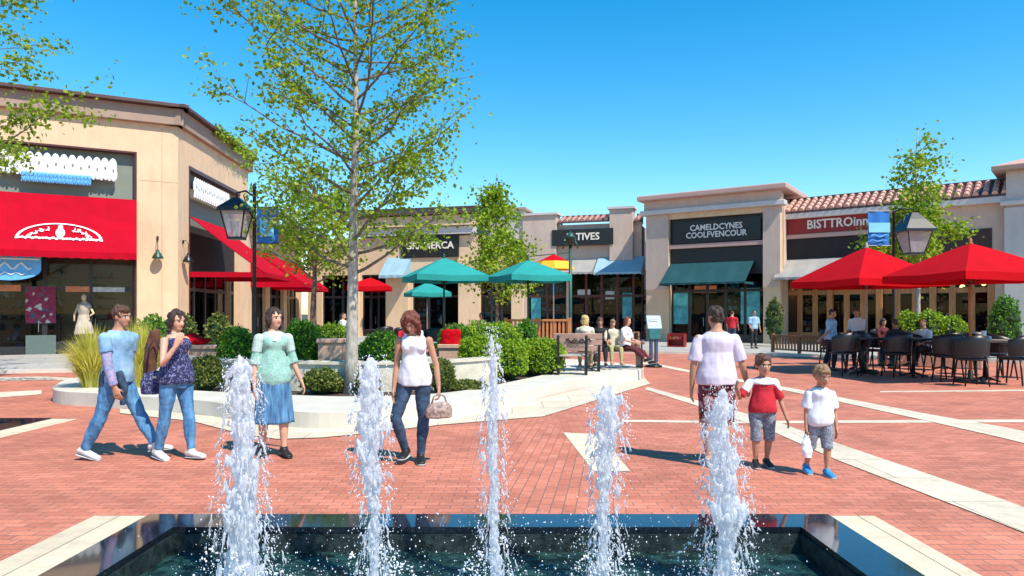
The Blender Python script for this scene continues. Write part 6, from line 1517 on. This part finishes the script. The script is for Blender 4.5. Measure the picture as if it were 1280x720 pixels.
sp_ = seat(); person('diner with a dark top sitting in the tub chair by the dark lamp post', (X(1121, 18.75), 18.75), face(-.1, 1), 1.7, dict(sp_, seat=.74), dict(skin='skin_brown', top=('cloth_black', 1.4, -.1, .02, .012, .975), pants=('denim_dark', 1.9), shoe='shoe_black', hair=('hair_dark', 'crop')), 33, vox=.016, det=False)
person('person in a bright blue shirt outside the teal windows of the tall tan shop', (X(942, 32), 32), face(.2, -1), 1.72, stand(), dict(skin='skin_tan', top=('cloth_blue' if 'cloth_blue' in MATS else 'cloth_sky', .9, -.15, .02, .015, .975), pants=('cloth_black', 1.95, .014), shoe='shoe_black', hair=('hair_dark', 'crop')), 34, vox=.02, z=.1, det=False)
person('person in a maroon shirt by the dark door of the tall tan shop', (X(915, 32.5), 32.5), face(.6, 1), 1.7, stand(), dict(skin='skin_light', top=('cloth_red', .9, -.15, .02, .015, .975), pants=('denim_dark', 1.95, .014), shoe='shoe_white', hair=('hair_brown', 'crop')), 35, vox=.02, z=.1, det=False)
person('person in a white shirt strolling behind the big tree trunk', (X(428, 27), 27), face(.9, -.3), 1.72, stand(legR=((.05, .3, -1), (0, -.1, -1), (0, 1, 0)), legL=((0, -.25, -1), (0, -.3, -1), (0, 1, 0))), dict(skin='skin_light', top=('cloth_white', .9, -.15, .02, .015, .975), pants=('denim', 1.95, .014), shoe='shoe_white', hair=('hair_brown', 'crop')), 36, vox=.02, det=False)
person('person in a pale green shirt seen between the young tree and the hedge', (X(603, 28), 28), face(-.6, -.6), 1.7, stand(), dict(skin='skin_tan', top=('cloth_cream', .9, -.15, .02, .015, .975), pants=('cloth_black', 1.95, .014), shoe='shoe_black', hair=('hair_dark', 'bob')), 37, fem=True, vox=.02, det=False)
person('seated person in red under the small teal canopy', (X(505, 26), 26.1), face(.3, -1), 1.65, dict(seat(), seat=.56), dict(skin='skin_tan', top=('cloth_red', .9, -.1, .016, .012, .975), pants=('denim_dark', 1.9), shoe='shoe_black', hair=('hair_dark', 'crop')), 38, vox=.02, det=False)
person('seated person in white under the wide teal canopy', (X(590, 22.2), 22.2), face(-.5, -.8), 1.65, dict(seat(), seat=.56), dict(skin='skin_light', top=('cloth_white', .9, -.1, .016, .012, .975), pants=('denim', 1.9), shoe='shoe_white', hair=('hair_brown', 'bob')), 39, fem=True, vox=.02, det=False)
person('diner in white sitting sideways beside the lantern table', (X(1156, 19.5), 19.5), face(-.8, -.3), 1.68, dict(seat(), seat=.74), dict(skin='skin_tan', top=('cloth_white', 1.0, -.1, .018, .012, .975), pants=('cloth_black', 1.9), shoe='shoe_black', hair=('hair_brown', 'crop')), 41, vox=.018, det=False)
person('diner in dark red farthest back near the lime bushes', (X(1102, 22.3), 22.3), face(.2, -1), 1.68, dict(seat(), seat=.74), dict(skin='skin_light', top=('cloth_maroon', 1.0, -.1, .018, .012, .975), pants=('cloth_black', 1.9), shoe='shoe_black', hair=('hair_dark', 'bob')), 42, fem=True, vox=.018, det=False)
# two red shop boxes
t = thing('merchandise_stand', 'red trimmed stand with goods on the walk outside the tall tan shop', 'display stand', (X(846, 33.5), 33.5, .1), R(-30)); g = MB(); g.b2(-.4, .4, -.2, .2, 0, .06); g.b2(-.4, -.36, -.2, .2, .06, .6); g.b2(.36, .4, -.2, .2, .06, .6); g.b2(-.36, .36, -.16, .2, .34, .37); g.b2(-.4, .4, .16, .2, .06, .64); g.build('stand', MATS['sign_red'], t)
g = MB(); rnd = random.Random(4)
for k in range(14): g.box((-.30+.60*rnd.random(), -.0, .42), (.07, .2, .10)); 
tag(g.build('goods', MATS['goods'], t), kind='stuff')
# ------------------------------------------------------------------ camera, sun, sky
cam = bpy.data.cameras.new('camera'); co = bpy.data.objects.new('camera', cam); COL.objects.link(co)
co.location = (0, 0, EH); co.rotation_euler = (R(90), 0, 0); cam.sensor_width = 36; cam.lens = F/1280*36; cam.shift_y = (HY-360)/1280; cam.clip_end = 4000; sc.camera = co
S = V((.5, -.55, 1)).normalized()
sl_ = bpy.data.lights.new('sun', 'SUN'); sl_.energy = SUN_E; sl_.angle = R(.5); sl_.color = (1, .925, .80)
so = bpy.data.objects.new('sun', sl_); COL.objects.link(so); so.rotation_euler = S.to_track_quat('Z', 'Y').to_euler(); so.location = (8, -8, 30)
w = bpy.data.worlds.new('World'); sc.world = w; w.use_nodes = True; nt = w.node_tree; nt.nodes.clear()
sk = N(nt, 'TexSky'); sk.sky_type = 'NISHITA'; sk.sun_disc = False; sk.sun_elevation = math.asin(S.z); sk.sun_rotation = atan2(S.x, S.y); sk.air_density = 1.1; sk.dust_density = .0; sk.ozone_density = 2.5; sk.altitude = 0
hs = N(nt, 'HueSaturation'); hs.inputs['Saturation'].default_value = SKY_SAT; hs.inputs['Hue'].default_value = SKY_HUE; hs.inputs['Value'].default_value = 1.0
bg = N(nt, 'Background'); bg.inputs[1].default_value = SKY_S; ow = N(nt, 'OutputWorld')
nt.links.new(sk.outputs[0], hs.inputs['Color']); nt.links.new(hs.outputs[0], bg.inputs[0]); nt.links.new(bg.outputs[0], ow.inputs[0])
sc.view_settings.view_transform = 'Standard'; sc.view_settings.look = 'None'; sc.view_settings.gamma = 1; sc.view_settings.exposure = EXPO; sc.view_settings.use_curve_mapping = False
sc.render.engine = 'CYCLES'; sc.cycles.max_bounces = 6; sc.cycles.transparent_max_bounces = 24; sc.cycles.diffuse_bounces = 3; sc.cycles.glossy_bounces = 3
sc.cycles.use_denoising = True; sc.cycles.sample_clamp_indirect = 6
